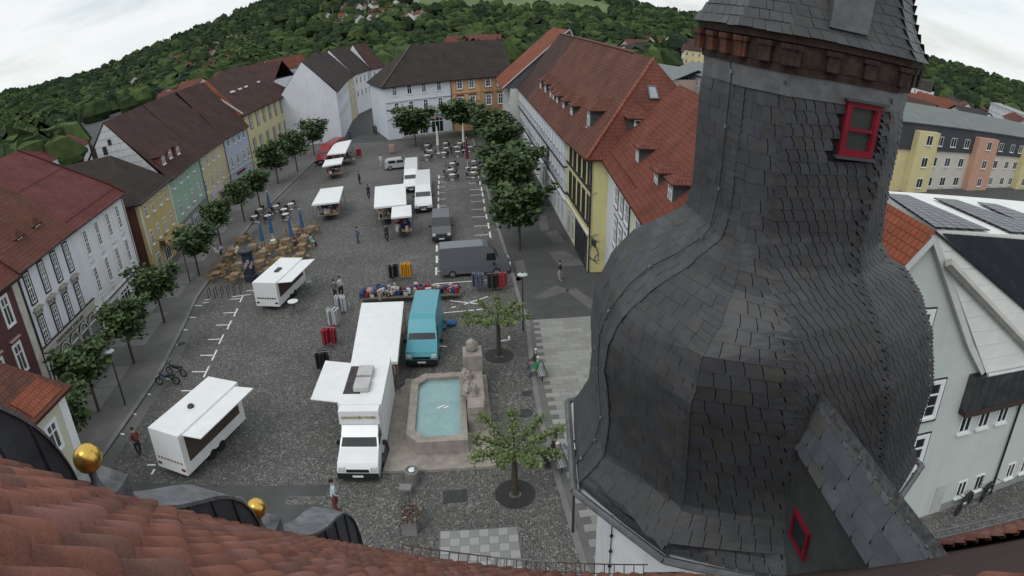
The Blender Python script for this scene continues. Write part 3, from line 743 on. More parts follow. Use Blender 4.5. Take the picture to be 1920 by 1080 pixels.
# ------------- slate dormer roof running from the roof to the tower
ZR, ZE = 14.1, 13.1
a, b = G(1562, 768, ZR), G(1800, 1075, ZR)
dorm = thing('slate_dormer', 'slate-roofed dormer link with lead ridge and small red window, against the tower', 'dormer', (b.x, b.y, ZE))
DO = Vector(dorm.location)
dirv = (a - b); LEN = dirv.length + .5; dz = math.atan2(dirv.y, dirv.x)
e0 = G(1478, 845, ZE); e1 = G(1640, 1078, ZE)
side = Plane(b, a); half = ((side.o - Vector(e1[:2])).dot(side.n)); half = abs(half)
B2 = 2.2      # continues towards the camera side, out of the frame
def dq(l, w, z): p = Vector(b[:2]) + side.u * l - side.n * w; return Vector((p.x, p.y, z)) - DO
mb = MB()
for s_ in (1, -1):
    mb.face((dq(-B2, s_ * (half + .02), ZE), dq(LEN, s_ * (half + .02), ZE), dq(LEN, 0, ZR - .03), dq(-B2, 0, ZR - .03)))
mb.build('roof_deck', SKIN, dorm)
DS = [plain(c, .45, 0, .25, 2.5, .5, .1, 0, 18, 'dormer_slate') for c in ((.075, .08, .095), (.062, .067, .080), (.088, .094, .11), (.075, .078, .072))]
rd = random.Random(9); slope = math.hypot(half, ZR - ZE)
for (t0, t1, wdt) in ((0, .22, .52), (.20, .50, .62), (.48, .80, 1.2), (.78, .93, .24)):
    l = -B2
    while l < LEN - .1:
        w_ = wdt * rd.uniform(.8, 1.15); l1 = min(l + w_, LEN)
        def q(ll, t, up): return dq(ll, half * 1.03 * (1 - t), ZE - .01 + (ZR - ZE) * t) + Vector((-side.u.y * 0, 0, 0)) + ((-side.n) * ((ZR - ZE) / slope)).to_3d() * up + Vector((0, 0, half / slope * up))
        o = rd.uniform(.016, .026); m_ = MB(); cut = .06
        A = [q(l + .006, t0, o), q(l1 - cut, t0, o), q(l1 - .004, t0 + (t1 - t0) * .3, o * .9), q(l1, t1, .006), q(l + .006, t1, .006)]
        m_.face(A); B_ = [q(l + .006, t0, .0), q(l1 - cut, t0, .0), q(l1 - .004, t0 + (t1 - t0) * .3, 0)]
        m_.face((B_[0], B_[1], A[1], A[0])); m_.face((B_[1], B_[2], A[2], A[1]))
        m_.face((q(l1 - .004, t0 + (t1 - t0) * .3, 0), q(l1, t1, -.005), A[3], A[2]))
        m_.build('slate', rd.choice(DS), dorm); l = l1
mb = MB()
mb.face((dq(-B2, -half, ZE), dq(LEN, -half, ZE), dq(LEN, -.0, ZR - .02), dq(-B2, -.0, ZR - .02))); mb.build('far_slope', DS[1], dorm)
mb = MB()
for s_ in (1, -1):
    for k, (f0, f1, o0, o1) in enumerate(((0, .14, .05, .035), (.14, .20, .035, .012))):
        mb.face((dq(-B2, s_ * half * f0, ZR - (ZR - ZE) * f0 + o0), dq(LEN, s_ * half * f0, ZR - (ZR - ZE) * f0 + o0), dq(LEN, s_ * half * f1, ZR - (ZR - ZE) * f1 + o1), dq(-B2, s_ * half * f1, ZR - (ZR - ZE) * f1 + o1)))
mb.build('ridge_lead', plain((.085, .088, .094), .6, .2, .6, 9, .35, .3, 0, 30, 'blotched_lead'), dorm, smooth=True)
rk = MB()
for k in range(7): p = dq(.15 + k * .5, half * .16, ZR - (ZR - ZE) * .16 + .02); rk = MB(); rk.cbox((0, 0, .02), (.06, .04, .04), dz); rk.build('ridge_clip', STEEL, dorm, loc=p)
mb = MB(); mb.face((dq(-B2, half - .06, ZE + .05), dq(LEN, half - .06, ZE + .05), dq(LEN, half - .06, 9.0), dq(-B2, half - .06, 9.0)))
mb.face((dq(-B2, -half + .06, ZE + .05), dq(LEN, -half + .06, ZE + .05), dq(LEN, -half + .06, 9.0), dq(-B2, -half + .06, 9.0)))
mb.build('side_wall', plain((.052, .058, .058), .75, 0, .35, 1.4, .3, .2, .4, 8, 'slate_grey_render'), dorm)
wp_ = Plane(dq(-B2, half - .06, 0) + DO, dq(LEN, half - .06, 0) + DO)
c1 = [wp_.px(*p) for p in ((1497, 952), (1524, 1015), (1506, 1045), (1481, 998))]
s0, s1 = min(c[0] for c in c1), max(c[0] for c in c1); z0, z1 = min(c[1] for c in c1), max(c[1] for c in c1)
s0, s1 = (c1[1][0] + c1[2][0]) / 2, (c1[0][0] + c1[3][0]) / 2
if s0 > s1: s0, s1 = s1, s0
z0, z1 = (c1[2][1] + c1[3][1]) / 2, (c1[0][1] + c1[1][1]) / 2
W_, H_ = s1 - s0, z1 - z0
fr = MB(); d = .07; fr.box(0, d, -.05, .05, 0, H_); fr.box(W_ - d, W_, -.05, .05, 0, H_); fr.box(d, W_ - d, -.05, .05, 0, d); fr.box(d, W_ - d, -.05, .05, H_ - d, H_)
nrm = -wp_.n if (Vector((0, 0)) - wp_.o).dot(-wp_.n) > 0 else wp_.n
wo = Vector((*(wp_.o + wp_.u * s0 + nrm * .02), z0)) - DO
dw = fr.build('window', RED, dorm, loc=wo, rz=wp_.rot)
pn = MB(); pn.box(d, W_ - d, -.02, .02, d, H_ - d); pn.build('pane', DARKG, dw)
# ================================================================ houses round the square
def v2(p): return Vector((p[0], p[1]))
def roofmesh(polys, mat, parent, root, name='roof', thick=.14):
    """each poly: planar, first edge along the eaves; UVs in metres for the tile material"""
    mb = MB()
    for poly in polys:
        P = [Vector(p) for p in poly]
        u = (P[1] - P[0]); u.z = 0; u.normalize()
        n = (P[1] - P[0]).cross(P[2] - P[0]).normalized()
        if n.z < 0: n = -n
        v = n.cross(u).normalized()
        if v.z < 0: v = -v
        uv = [((p - P[0]).dot(u) + 3, (p - P[0]).dot(v)) for p in P]
        q = [p - root for p in P]; nn = (q[1] - q[0]).cross(q[2] - q[0])
        if nn.z < 0: q = q[::-1]; uv = uv[::-1]
        mb.face(q, uv)
        dn = Vector((0, 0, -thick))
        mb.face([p + dn for p in q[::-1]])
        for k in range(len(q)):
            a, b = q[k], q[(k + 1) % len(q)]; mb.face((a, a + dn, b + dn, b))
    return mb.build(name, mat, parent)
def wallmesh(plane, parent, root, polys, mat, name='wall', out=0.0):
    """polys: list of [(s, z, depth)...] quads given in the facade plane, depth inward"""
    mb = MB()
    for poly in polys: mb.face([plane.P(s, z, out - d) - root for s, z, d in poly])
    return mb.build(name, mat, parent)
_wcache = {}
CREAMF = plain((.62, .60, .54), .6, 0, .05, name='cream_paint')
BLKF = plain((.03, .032, .035), .6, 0, .1, name='black_paint')
STONEF = plain((.34, .33, .29), .8, 0, .2, 2, name='sandstone_trim')
def win_meshes(w, h, style):
    key = (round(w, 2), round(h, 2), style)
    if key in _wcache: return _wcache[key]
    fr = MB(); mats = [WHITE, BLKF, STONEF, CREAMF, plain((.16, .05, .04), .7, 0, .2, name='red_brown_paint'), plain((.30, .31, .32), .6, 0, .1, name='grey_paint')]
    sur, fw, mull, trans = {'plain': (None, .07, 1, .66), 'six': ('w', .08, 1, .5), 'black': ('k', .08, 1, .5), 'wide': ('w', .09, 1, .68), 'blackw': ('k2', .08, 1, .66), 'shop': (None, .09, 2, .78), 'door': (None, .10, 0, .75), 'apt': (None, .07, 1, 0), 'small': (None, .06, 0, 0), 'dark': ('k', .05, 3, .7), 'grey': (None, .05, 1, 0)}[style]
    hw = w / 2
    if sur:
        fr.m = {'w': 0, 'k': 1, 'k2': 0}[sur]; t = .11 if sur != 'k2' else .14
        fr.box(-hw - t, -hw, -.07, .0, -t, h + t); fr.box(hw, hw + t, -.07, .0, -t, h + t); fr.box(-hw, hw, -.07, .0, h, h + t); fr.box(-hw, hw, -.09, .0, -t, 0)
        if sur == 'k2':
            fr.m = 1; t2 = t + .06; fr.box(-hw - t2, -hw - t, -.055, .0, -t2, h + t2); fr.box(hw + t, hw + t2, -.055, .0, -t2, h + t2); fr.box(-hw - t, hw + t, -.055, .0, h + t, h + t2); fr.box(-hw - t, hw + t, -.12, .0, -t2, -t)
    fr.m = 0 if style not in ('shop', 'dark') else (0 if style == 'shop' else 1)
    fr.box(-hw, -hw + fw, -.055, 0, 0, h); fr.box(hw - fw, hw, -.055, 0, 0, h); fr.box(-hw + fw, hw - fw, -.055, 0, 0, fw); fr.box(-hw + fw, hw - fw, -.055, 0, h - fw, h)
    for k in range(mull):
        x = -hw + w * (k + 1) / (mull + 1); fr.box(x - .035, x + .035, -.05, 0, fw, h - fw)
    if trans: z = h * trans; fr.box(-hw + fw, hw - fw, -.058, 0, z - .04, z + .04)
    if style in ('six', 'black', 'blackw'):
        for z in ((.17, .33, .67, .83) if style != 'blackw' else (.33,)):
            fr.box(-hw + fw, hw - fw, -.045, 0, h * z - .015, h * z + .015)
    if style in ('apt', 'grey', 'plain'): fr.m = 0 if style != 'grey' else 5; fr.box(-hw - .06, hw + .06, -.16, 0, -.10, -.02)
    a = fr.mesh('window', mats); p = MB(); p.box(-hw + fw * .5, hw - fw * .5, -.022, -.002, fw * .5, h - fw * .5)
    pm_ = [p.mesh('pane', DARKG), p.mesh('pane', CURT), p.mesh('pane', glassy((.06, .068, .074), .1))]
    _wcache[key] = (a, pm_); return _wcache[key]
rw = random.Random(21)
def windows(plane, parent, root, items, style, name='window', out=.0, cur=.35):
    for s, z0, w, h in items:
        a, pmn = win_meshes(w, h, style)
        o = inst(name, a, parent, plane.P(s, z0, out) - root, plane.rot)
        inst('pane', pmn[0 if rw.random() > cur else rw.choice((1, 2))], o)
def row(ss, z0, w, h): return [(s, z0, w, h) for s in ss]
def trim(plane, parent, root, s0, s1, z0, z1, out, mat, name='cornice'):
    mb = MB(); T = Matrix.Translation(plane.P(0, 0) - root) @ Matrix.Rotation(plane.rot, 4, 'Z')
    mb.box(s0, s1, -out, -.002, z0, z1, T); return mb.build(name, mat, parent)
def textobj(txt, size, mat, parent, loc, rot, name='lettering', ext=.012, align='CENTER'):
    cu = bpy.data.curves.new(name, 'FONT'); cu.body = txt; cu.size = size; cu.extrude = ext; cu.align_x = align; cu.align_y = 'CENTER'; cu.resolution_u = 2
    ob = bpy.data.objects.new(name, cu); COL.objects.link(ob)
    dg = bpy.context.evaluated_depsgraph_get(); dg.update()
    me = bpy.data.meshes.new_from_object(ob.evaluated_get(dg)); bpy.data.objects.remove(ob); bpy.data.curves.remove(cu)
    me.materials.clear(); me.materials.append(mat)
    o = inst(name, me, parent, loc); o.rotation_euler = rot; return o
def pipe(plane, parent, root, s, z0, z1, out=.10, mat=BLKF, r=.055):
    mb = MB(); mb.tube(plane.P(s, z0, out) - root, plane.P(s, z1, out) - root, r, n=6); return mb.build('downpipe', mat, parent)
def gutter(plane, parent, root, s0, s1, z, out=.45, mat=IRON):
    mb = MB(); mb.tube(plane.P(s0, z, out) - root, plane.P(s1, z, out) - root, .07, n=6); return mb.build('gutter', mat, parent)
def house(name, label, plane, s0, s1, depth, ze, wallmat, zg=0.0):
    root = thing(name, label, 'house', plane.P((s0 + s1) / 2, 0)); r0 = Vector(root.location)
    wallmesh(plane, root, r0, [[(s0, zg, 0), (s1, zg, 0), (s1, ze, 0), (s0, ze, 0)], [(s0, zg, depth), (s0, zg, 0), (s0, ze, 0), (s0, ze, depth)], [(s1, zg, 0), (s1, zg, depth), (s1, ze, depth), (s1, ze, 0)], [(s1, zg, depth), (s0, zg, depth), (s0, ze, depth), (s1, ze, depth)]], wallmat)
    return root, r0
def wm(c, name='render', st=.25, var=.07): return plain(c, .85, 0, var, .5, .2, .1, st, 30, name)
T_RED = tiles('red_tiles', (.17, .060, .045), (.135, .052, .042), .33, .22, .45, moss=(.07, .05, .045), mf=.3)
T_WINE = tiles('wine_red_tiles', (.155, .052, .05), (.13, .046, .045), .34, .24, .5)
T_BRN = tiles('brown_tiles', (.082, .047, .041), (.068, .042, .038), .33, .22, .5, moss=(.05, .042, .04), mf=.3)
T_DRK = tiles('dark_tiles', (.058, .046, .042), (.047, .040, .038), .33, .22, .5, moss=(.035, .033, .032), mf=.4)
T_ORG = tiles('orange_tiles', (.26, .085, .05), (.21, .075, .048), .33, .22, .45)
T_RBR = tiles('red_brown_tiles', (.15, .062, .045), (.125, .055, .043), .33, .23, .45, moss=(.075, .045, .038), mf=.35)
def small_dormer(parent, root, plane, s, depth, z, w, h, run, wallm, roofm, style='plain', hip=.6, fall=.25, wh=None, name='dormer', ov=.2):
    """gabled / hipped roof dormer: front in the facade direction at `depth` behind the facade"""
    wl = wh or h * .62
    d = MB(); P = lambda a, dd, zz: plane.P(s + a, zz, -dd) - root
    hw = w / 2; d1 = depth + run
    d.face([P(-hw, depth, z), P(hw, depth, z), P(hw, depth, z + wl), P(-hw, depth, z + wl)])
    for q in (-hw, hw): d.face([P(q, depth, z), P(q, d1, z), P(q, d1, z + wl), P(q, depth, z + wl)])
    o = d.build(name, wallm, parent)
    zr = z + h; e = ov
    A, B_, C_, D_ = [plane.P(s + a, z + wl - .03, -dd) for a, dd in ((-hw - e, depth - e), (hw + e, depth - e), (hw + e, d1), (-hw - e, d1))]
    r0, r1 = plane.P(s, zr, -(depth + hip)), plane.P(s, zr, -d1)
    roofmesh([[A, B_, r0], [B_, C_, r1, r0], [D_, A, r0, r1]], roofm, o, root, 'dormer_roof', .08)
    a, pmn = win_meshes(min(w * .62, .95), wl * .78, style)
    wo = inst('window', a, o, plane.P(s, z + wl * .1, -depth + .01) - root, plane.rot)
    return o
# ---------------------------------------------------------------- left row
FP = Plane((-28.0, 14.92), (-28.0 - 18.57, 14.92 + 98.26))
G_ = lambda s, z, d=0.0: FP.P(s, z, -d)
WH1 = wm((.66, .69, .74), 'blue_white_render', .22); WH2 = wm((.69, .71, .74), 'white_render', .2)
# maroon house at the left edge
h, r0 = house('maroon_house', 'maroon rendered house with big white windows at the left edge of the square', FP, 3.0, 12.2, 12, 9.6, wm((.105, .05, .056), 'maroon_render', .15))
windows(FP, h, r0, row((10.15, 8.0, 5.9), 6.95, .85, 2.0) + row((9.85, 7.6, 5.4), 3.6, .85, 2.0), 'wide')
for s in (9.85, 7.6): trim(FP, h, r0, s - .62, s + .62, 5.95, 6.05, .22, plain((.45, .30, .26), .8, name='pink_stone'), 'window_hood')
trim(FP, h, r0, 11.45, 12.18, 0, 9.3, .07, plain((.52, .50, .45), .8, 0, .2, 2, bump=.3, bs=3, name='rusticated_stone'), 'corner_pilaster')
gutter(FP, h, r0, 3, 12.2, 9.6); pipe(FP, h, r0, 12.22, 0, 9.4)
roofmesh([[G_(2.5, 9.55, -.5), G_(12.3, 9.55, -.5), G_(12.3, 15.2, 5.8), G_(2.5, 15.2, 5.8)], [G_(12.3, 9.6, 12.2), G_(2.5, 9.6, 12.2), G_(2.5, 15.2, 5.8), G_(12.3, 15.2, 5.8)]], T_RED, h, r0)
# white house with the perfumery
h, r0 = house('white_shop_house', 'bluish white house with carved window hoods above an arcaded perfumery shop', FP, 12.3, 21.2, 13, 9.75, WH1)
windows(FP, h, r0, row((13.35, 15.42, 17.38, 19.35), 7.08, .62, 2.25), 'black'); windows(FP, h, r0, row((13.40, 15.35, 17.30, 19.25), 3.85, .62, 2.1), 'black')
for s in (13.40, 15.35, 17.30, 19.25):
    m_ = MB(); T = Matrix.Translation(FP.P(s, 6.1) - r0) @ Matrix.Rotation(FP.rot, 4, 'Z')
    m_.box(-.45, .45, -.08, 0, 0, .42, T); m_.box(-.6, .6, -.30, 0, .42, .54, T); m_.box(-.42, .42, -.22, 0, .54, .66, T); m_.box(-.1, .1, -.14, 0, .1, .4, T)
    for q in (-.38, .38): m_.box(q - .06, q + .06, -.20, 0, .06, .42, T)
    m_.build('carved_hood', STONEF, h)
BEIGE = wm((.50, .49, .43), 'beige_shopfront', .1)
trim(FP, h, r0, 12.32, 21.1, 3.62, 3.86, .22, BEIGE); trim(FP, h, r0, 12.32, 21.1, 3.86, 3.90, .24, BLKF, 'cornice_line'); trim(FP, h, r0, 12.32, 21.1, 2.95, 3.62, .06, BEIGE, 'fascia')
trim(FP, h, r0, 12.32, 21.1, 3.00, 3.05, .075, BLKF, 'cornice_line')
textobj('PARFÜMERIE KNAUER', .46, BLKF, h, FP.P(16.6, 3.33, .07) - r0, (R(90), 0, FP.rot))
for k, s in enumerate((13.5, 15.15, 16.75, 18.35, 19.95)):
    zb = .12; zt = 2.85; rr = .62; m_ = MB(); T = Matrix.Translation(FP.P(s, 0) - r0) @ Matrix.Rotation(FP.rot, 4, 'Z')
    arc = [(-rr, zb)] + [(-rr * math.cos(math.pi * q / 10), zt - rr + rr * math.sin(math.pi * q / 10)) for q in range(11)] + [(rr, zb)]
    def band(m, r_in, r_out, y):
        a = [(-r_in, zb)] + [(-r_in * math.cos(math.pi * q / 10), zt - rr + r_in * math.sin(math.pi * q / 10)) for q in range(11)] + [(r_in, zb)]
        b = [(-r_out, zb)] + [(-r_out * math.cos(math.pi * q / 10), zt - rr + r_out * math.sin(math.pi * q / 10)) for q in range(11)] + [(r_out, zb)]
        for i in range(len(a) - 1):
            q4 = [(a[i][0], y, a[i][1]), (a[i + 1][0], y, a[i + 1][1]), (b[i + 1][0], y, b[i + 1][1]), (b[i][0], y, b[i][1])]
            m.face([T @ Vector(p) for p in q4]); 
            m.face([T @ Vector(p) for p in ((b[i][0], y, b[i][1]), (b[i + 1][0], y, b[i + 1][1]), (b[i + 1][0], 0, b[i + 1][1]), (b[i][0], 0, b[i][1]))])
    band(m_, rr, rr + .16, -.12); ar = m_.build('arch', BEIGE, h)
    m_ = MB(); band(m_, rr + .16, rr + .20, -.125); m_.build('arch_line', BLKF, ar)
    m_ = MB(); m_.face([T @ Vector((x, -.03, z)) for x, z in arc]); m_.build('pane' if k != 4 and k != 2 else 'door', glassy((.10, .115, .11), .12) if k in (0, 1, 3) else plain((.20, .205, .19), .7, 0, .1, name='grey_door'), ar)
    m_ = MB(); m_.box(-rr, rr, -.09, -.032, zt - rr - .04, zt - rr + .05, T)
    if k in (0, 1, 3):
        for a in (-.3, 0, .3): m_.box(a - .02, a + .02, -.07, -.032, zt - rr, zt - .12, T)
    m_.build('arch_bar', WHITE, ar)
gutter(FP, h, r0, 12.2, 21.0, 9.75); pipe(FP, h, r0, 12.34, 3.9, 9.4)
st = MB(); T = Matrix.Translation(FP.P(17.5, 0) - r0) @ Matrix.Rotation(FP.rot, 4, 'Z'); st.box(-.9, .9, -1.0, -.13, .12, .26, T); st.box(-.8, .8, -.65, -.13, .26, .38, T); st.build('step', SLAB, h)
roofmesh([[G_(12.2, 9.75, -.5), G_(20.9, 9.9, -.5), G_(20.9, 11.1, 1.0), G_(12.2, 11.1, 1.0)], [G_(12.2, 11.1, 1.0), G_(20.9, 11.1, 1.0), G_(20.9, 15.6, 5.6), G_(12.2, 15.6, 5.6)], [G_(20.9, 9.8, 13), G_(12.2, 9.8, 13), G_(12.2, 15.6, 5.6), G_(20.9, 15.6, 5.6)]], T_RBR, h, r0)
for px, py in ((37, 448), (70, 424)):
    s, z = FP.off(-1.2).px(px, py); small_dormer(h, r0, FP, s, 1.2, z - .75, 1.15, 1.6, 3.2, SLM[1], T_RBR, 'plain', .05, wh=.95, ov=.12)
# plain white house beside it
h, r0 = house('white_house', 'white house with stucco ornaments and tall muntin windows beside the perfumery', FP, 21.2, 31.2, 15, 9.8, WH2)
windows(FP, h, r0, row((22.8, 25.1, 27.45, 29.7), 7.12, .66, 2.1) + row((22.75, 25.1, 27.45, 29.75), 3.78, .66, 2.15), 'six')
ORN = plain((.60, .62, .64), .8, 0, .1, name='stucco')
for s in (22.8, 25.1, 27.45, 29.7):
    for z in (6.35, 3.1):
        m_ = MB(); T = Matrix.Translation(FP.P(s, z) - r0) @ Matrix.Rotation(FP.rot, 4, 'Z')
        for q in range(5): m_.blob(T @ Vector((-.36 + .18 * q, -.02, .10 + .07 * math.sin(q * 2.2))), (.10, .05, .09), 6, 4)
        m_.build('stucco_ornament', ORN, h)
trim(FP, h, r0, 21.22, 31.1, 2.55, 2.68, .12, plain((.10, .10, .11), .7, name='dark_string')); trim(FP, h, r0, 21.22, 31.1, 2.68, 2.80, .08, WH2, 'string_course')
windows(FP, h, r0, [(24.3, .45, 2.0, 1.75), (26.9, .45, 2.0, 1.75)], 'shop', 'shop_window', cur=.1); windows(FP, h, r0, [(22.0, .12, .9, 2.05), (29.2, .12, 1.0, 2.1)], 'door', 'door', cur=0)
gutter(FP, h, r0, 21.0, 31.4, 9.8); pipe(FP, h, r0, 31.22, 3, 9.4, mat=plain((.5, .5, .5), name='pale_pipe'))
roofmesh([[G_(20.8, 9.85, -.5), G_(31.5, 9.85, -.5), G_(31.5, 10.75, .7), G_(20.8, 10.75, .7)], [G_(20.8, 10.75, .7), G_(31.5, 10.75, .7), G_(31.0, 16.1, 9.2), G_(20.8, 16.1, 9.2)], [G_(31.5, 9.9, 17.5), G_(20.8, 9.9, 17.5), G_(20.8, 16.1, 9.2), G_(31.0, 16.1, 9.2)]], T_WINE, h, r0)
for dd, zz in ((.35, 10.42), (4.9, 13.32)):
    for q in range(22):
        m_ = MB(); m_.box(-.07, .07, -.03, .03, 0, .16); m_.build('snow_hook', plain((.09, .03, .03), name='dark_red_iron'), h, loc=G_(21.3 + q * .46, zz + .05, dd) - r0, rz=FP.rot)
mb = MB(); mb.path([G_(31.45, 9.95, -.5) - r0, G_(31.45, 10.85, .7) - r0, G_(31.0, 16.18, 9.2) - r0], .09, 6); mb.build('verge', T_WINE, h)
# yellow house with a brown flank
h, r0 = house('yellow_shop_house', 'small yellow house with brown flank wall and dark hipped roof beside the white house', FP, 34.5, 44.0, 13, 7.95, wm((.50, .41, .20), 'yellow_render', .12))
wallmesh(FP, h, r0, [[(34.47, 0, 12.9), (34.47, 0, .35), (34.47, 7.9, .35), (34.47, 7.9, 12.9)]], wm((.105, .045, .032), 'brown_render', .2), 'flank_wall')
trim(FP, h, r0, 34.5, 44.0, 7.55, 7.95, .10, CREAMF); trim(FP, h, r0, 34.5, 34.9, 2.5, 7.55, .05, CREAMF, 'corner_strip'); trim(FP, h, r0, 43.6, 44.0, 2.5, 7.55, .05, CREAMF, 'corner_strip')
windows(FP, h, r0, row((36.05, 38.05, 40.3, 42.4), 6.15, .66, 1.2) + row((35.85, 38.0, 40.2, 42.4), 3.25, .66, 1.5), 'plain')
windows(FP, h, r0, [(36.2, .4, 1.2, 1.7), (39.0, .4, 1.9, 1.7), (41.9, .4, 1.7, 1.7)], 'shop', 'shop_window', cur=.1)
trim(FP, h, r0, 37.3, 43.6, 2.35, 2.75, .9, plain((.40, .32, .16), .8, 0, .2, name='faded_awning'), 'awning')
m_ = MB(); m_.tube(FP.P(36.6, 3.35, .02) - r0, FP.P(36.6, 3.35, 1.1) - r0, .03, n=5); m_.box(-.02, .02, -1.0, -.35, 2.65, 3.25, Matrix.Translation(FP.P(36.6, 0) - r0) @ Matrix.Rotation(FP.rot, 4, 'Z')); m_.build('hanging_sign', plain((.12, .10, .06), .6, .3, .3, name='sign_board'), h)
gutter(FP, h, r0, 34.2, 44.0, 7.95)
E_ = [G_(34.0, 7.95, -.5), G_(44.3, 7.95, -.5), G_(44.3, 7.95, 16), G_(34.0, 7.95, 16)]; rA, rB = G_(39.2, 12.5, 3.7), G_(39.2, 12.5, 16)
roofmesh([[E_[0], E_[1], rA], [E_[1], E_[2], rB, rA], [E_[3], E_[0], rA, rB]], T_DRK, h, r0)
skl = MB(); 
# green, cream and blue houses under one long brown roof
ZR_ = 15.6
def long_roof(h, r0, pl, s0, s1, ze, zr=ZR_, dr=5.8, back=12.5, mat=T_BRN):
    Q = lambda s, z, d: pl.P(s, z, -d)
    roofmesh([[Q(s0, ze + .05, -.5), Q(s1, ze + .05, -.5), Q(s1, zr, dr), Q(s0, zr, dr)], [Q(s1, ze, back), Q(s0, ze, back), Q(s0, zr, dr), Q(s1, zr, dr)]], mat, h, r0)
h, r0 = house('green_house', 'pale green house with white windows and a red dormer on the big brown roof', FP, 44.05, 56.5, 12, 7.75, wm((.30, .43, .35), 'green_render', .15))
windows(FP, h, r0, row((45.4, 48.05, 50.7, 53.6), 6.55, .72, 1.2) + row((46.0, 48.55, 51.2, 54.0), 3.35, .72, 1.6), 'plain')
windows(FP, h, r0, [(47.2, .4, 2.2, 1.6), (50.6, .4, 2.4, 1.6), (54.3, .4, 1.6, 1.7)], 'shop', 'shop_window', cur=.1)
trim(FP, h, r0, 44.05, 56.4, 0.1, 2.55, .03, plain((.20, .21, .20), .8, name='grey_plinth'), 'shopfront'); m_ = MB()
for k in range(11): m_.box(-.14, .14, -.03, 0, 0, .32 + .1 * (k % 3 == 0), Matrix.Translation(FP.P(47.2 + k * .44, 2.68, .03) - r0) @ Matrix.Rotation(FP.rot, 4, 'Z') @ Matrix.Rotation(.2 * ((k % 3) - 1), 4, 'Y'))
tag(m_.build('lettering', plain((.55, .58, .56), name='pale_letters'), h), kind='stuff')
long_roof(h, r0, FP, 43.9, 56.5, 7.75); gutter(FP, h, r0, 44, 56.5, 7.75); pipe(FP, h, r0, 56.45, 0, 7.6)
GW = plain((.50, .52, .53), .8, 0, .10, 2, .2, .15, .25, 6, 'whitewashed_boards')
wallmesh(FP, h, r0, [[(43.97, 7.0, 0), (43.97, 7.0, 12), (43.97, 7.75, 12), (43.97, ZR_ - .15, 5.8), (43.97, 7.75, 0)]], GW, 'gable_wall')
for k in range(9):
    z = 8.2 + k * .8; f = (z - 7.75) / (ZR_ - 7.75); m_ = MB(); a, b = FP.P(43.95, z, -(.1 + 5.7 * f)) - r0, FP.P(43.95, z, -(12 - 6.2 * f)) - r0; m_.tube(a, b, .02, n=4); m_.build('board_joint', plain((.33, .34, .35), name='joint'), h)
gp = Plane(FP.P(43.93, 0, -12)[:2], FP.P(43.93, 0, 0)[:2])
for (px, py, w, hh) in ((176, 288, .65, 1.15), (197, 283, .5, .9), (205, 267, .4, .65), (171, 276, .3, .6)):
    s, z = gp.px(px, py); m_ = MB(); m_.box(-w / 2, w / 2, -.03, .05, 0, hh); m_.build('loft_opening', plain((.025, .023, .022), .8, name='dark_opening'), h, loc=gp.P(s, z - hh / 2) - r0, rz=gp.rot)
BRK = plain((.17, .055, .045), .85, 0, .25, 6, name='red_tile_hanging')
for k, (s, dd, z) in enumerate(((46.1, .85, 9.5), (48.9, .95, 9.6), (51.6, .85, 9.5))):
    small_dormer(h, r0, FP, s, dd - .1, z - .25, 2.3, 1.9, 3.2, BRK, T_BRN, 'plain', .5, wh=1.25, ov=.18)
F2a, F2b, F2c = FP.P(56.5, 0), Vector((-40.1, 81.8, 0)), Vector((-40.2, 91.2, 0))
CP_, BP_ = Plane(F2a, F2b), Plane(F2b, F2c)
h, r0 = house('cream_house', 'cream house with grey shop sign between the green and the pale blue house', CP_, .05, CP_.L - .05, 12, 7.7, wm((.52, .47, .31), 'cream_render', .15))
k_ = CP_.L / 13.7
windows(CP_, h, r0, row([q * k_ for q in (.75, 3.75, 6.8, 9.7)], 6.05, .7, 1.25) + row([q * k_ for q in (.65, 4.05, 6.8, 9.9)], 2.95, .7, 1.65), 'plain')
windows(CP_, h, r0, [(3.0, .2, 2.0, 1.5), (6.4, .2, 1.8, 1.5), (9.6, .2, 1.2, 1.7)], 'shop', 'shop_window', cur=.1); trim(CP_, h, r0, 1.8, 7.6, 1.9, 2.3, .12, plain((.50, .53, .60), name='pale_sign'), 'shop_sign'); trim(CP_, h, r0, 5.2, 9.2, 1.55, 1.65, 1.3, plain((.32, .22, .19), .8, name='pink_awning'), 'awning'); trim(CP_, h, r0, .05, CP_.L - .05, 2.5, 2.6, .1, CREAMF)
long_roof(h, r0, CP_, 0, CP_.L, 7.7); gutter(CP_, h, r0, 0, CP_.L, 7.7); pipe(CP_, h, r0, CP_.L - .05, 0, 7.5)
h, r0 = house('pale_blue_house', 'pale blue house with dark red shop sign next to the large yellow hall', BP_, .05, BP_.L, 12, 7.75, wm((.44, .50, .60), 'pale_blue_render', .15))
sb = [BP_.px(*p) for p in ((428, 271), (438.5, 266), (448, 260), (456.5, 255))]
windows(BP_, h, r0, [(s, 6.35, .75, 1.4) for s, z in sb] + [(s + .05, 3.3, .75, 1.5) for s, z in [BP_.px(*p) for p in ((436, 311), (447, 304), (458, 297), (466.5, 291))]], 'plain')
trim(BP_, h, r0, 2.6, 6.0, 1.75, 2.1, .1, plain((.16, .02, .035), name='dark_red_sign'), 'shop_sign'); windows(BP_, h, r0, [(2.0, .12, 1.3, 1.5), (5.2, .12, 2.0, 1.5), (7.8, .12, 1.0, 1.7)], 'shop', 'shop_window', cur=.2); trim(BP_, h, r0, .05, BP_.L, 2.45, 2.6, .12, CREAMF)
long_roof(h, r0, BP_, 0, BP_.L + .2, 7.75); gutter(BP_, h, r0, 0, BP_.L, 7.75); pipe(BP_, h, r0, BP_.L, 0, 7.6)
for (px, py, ow) in ((433, 236, h), (397, 229, h), (396, 245, h), (370, 243, h)):
    pass
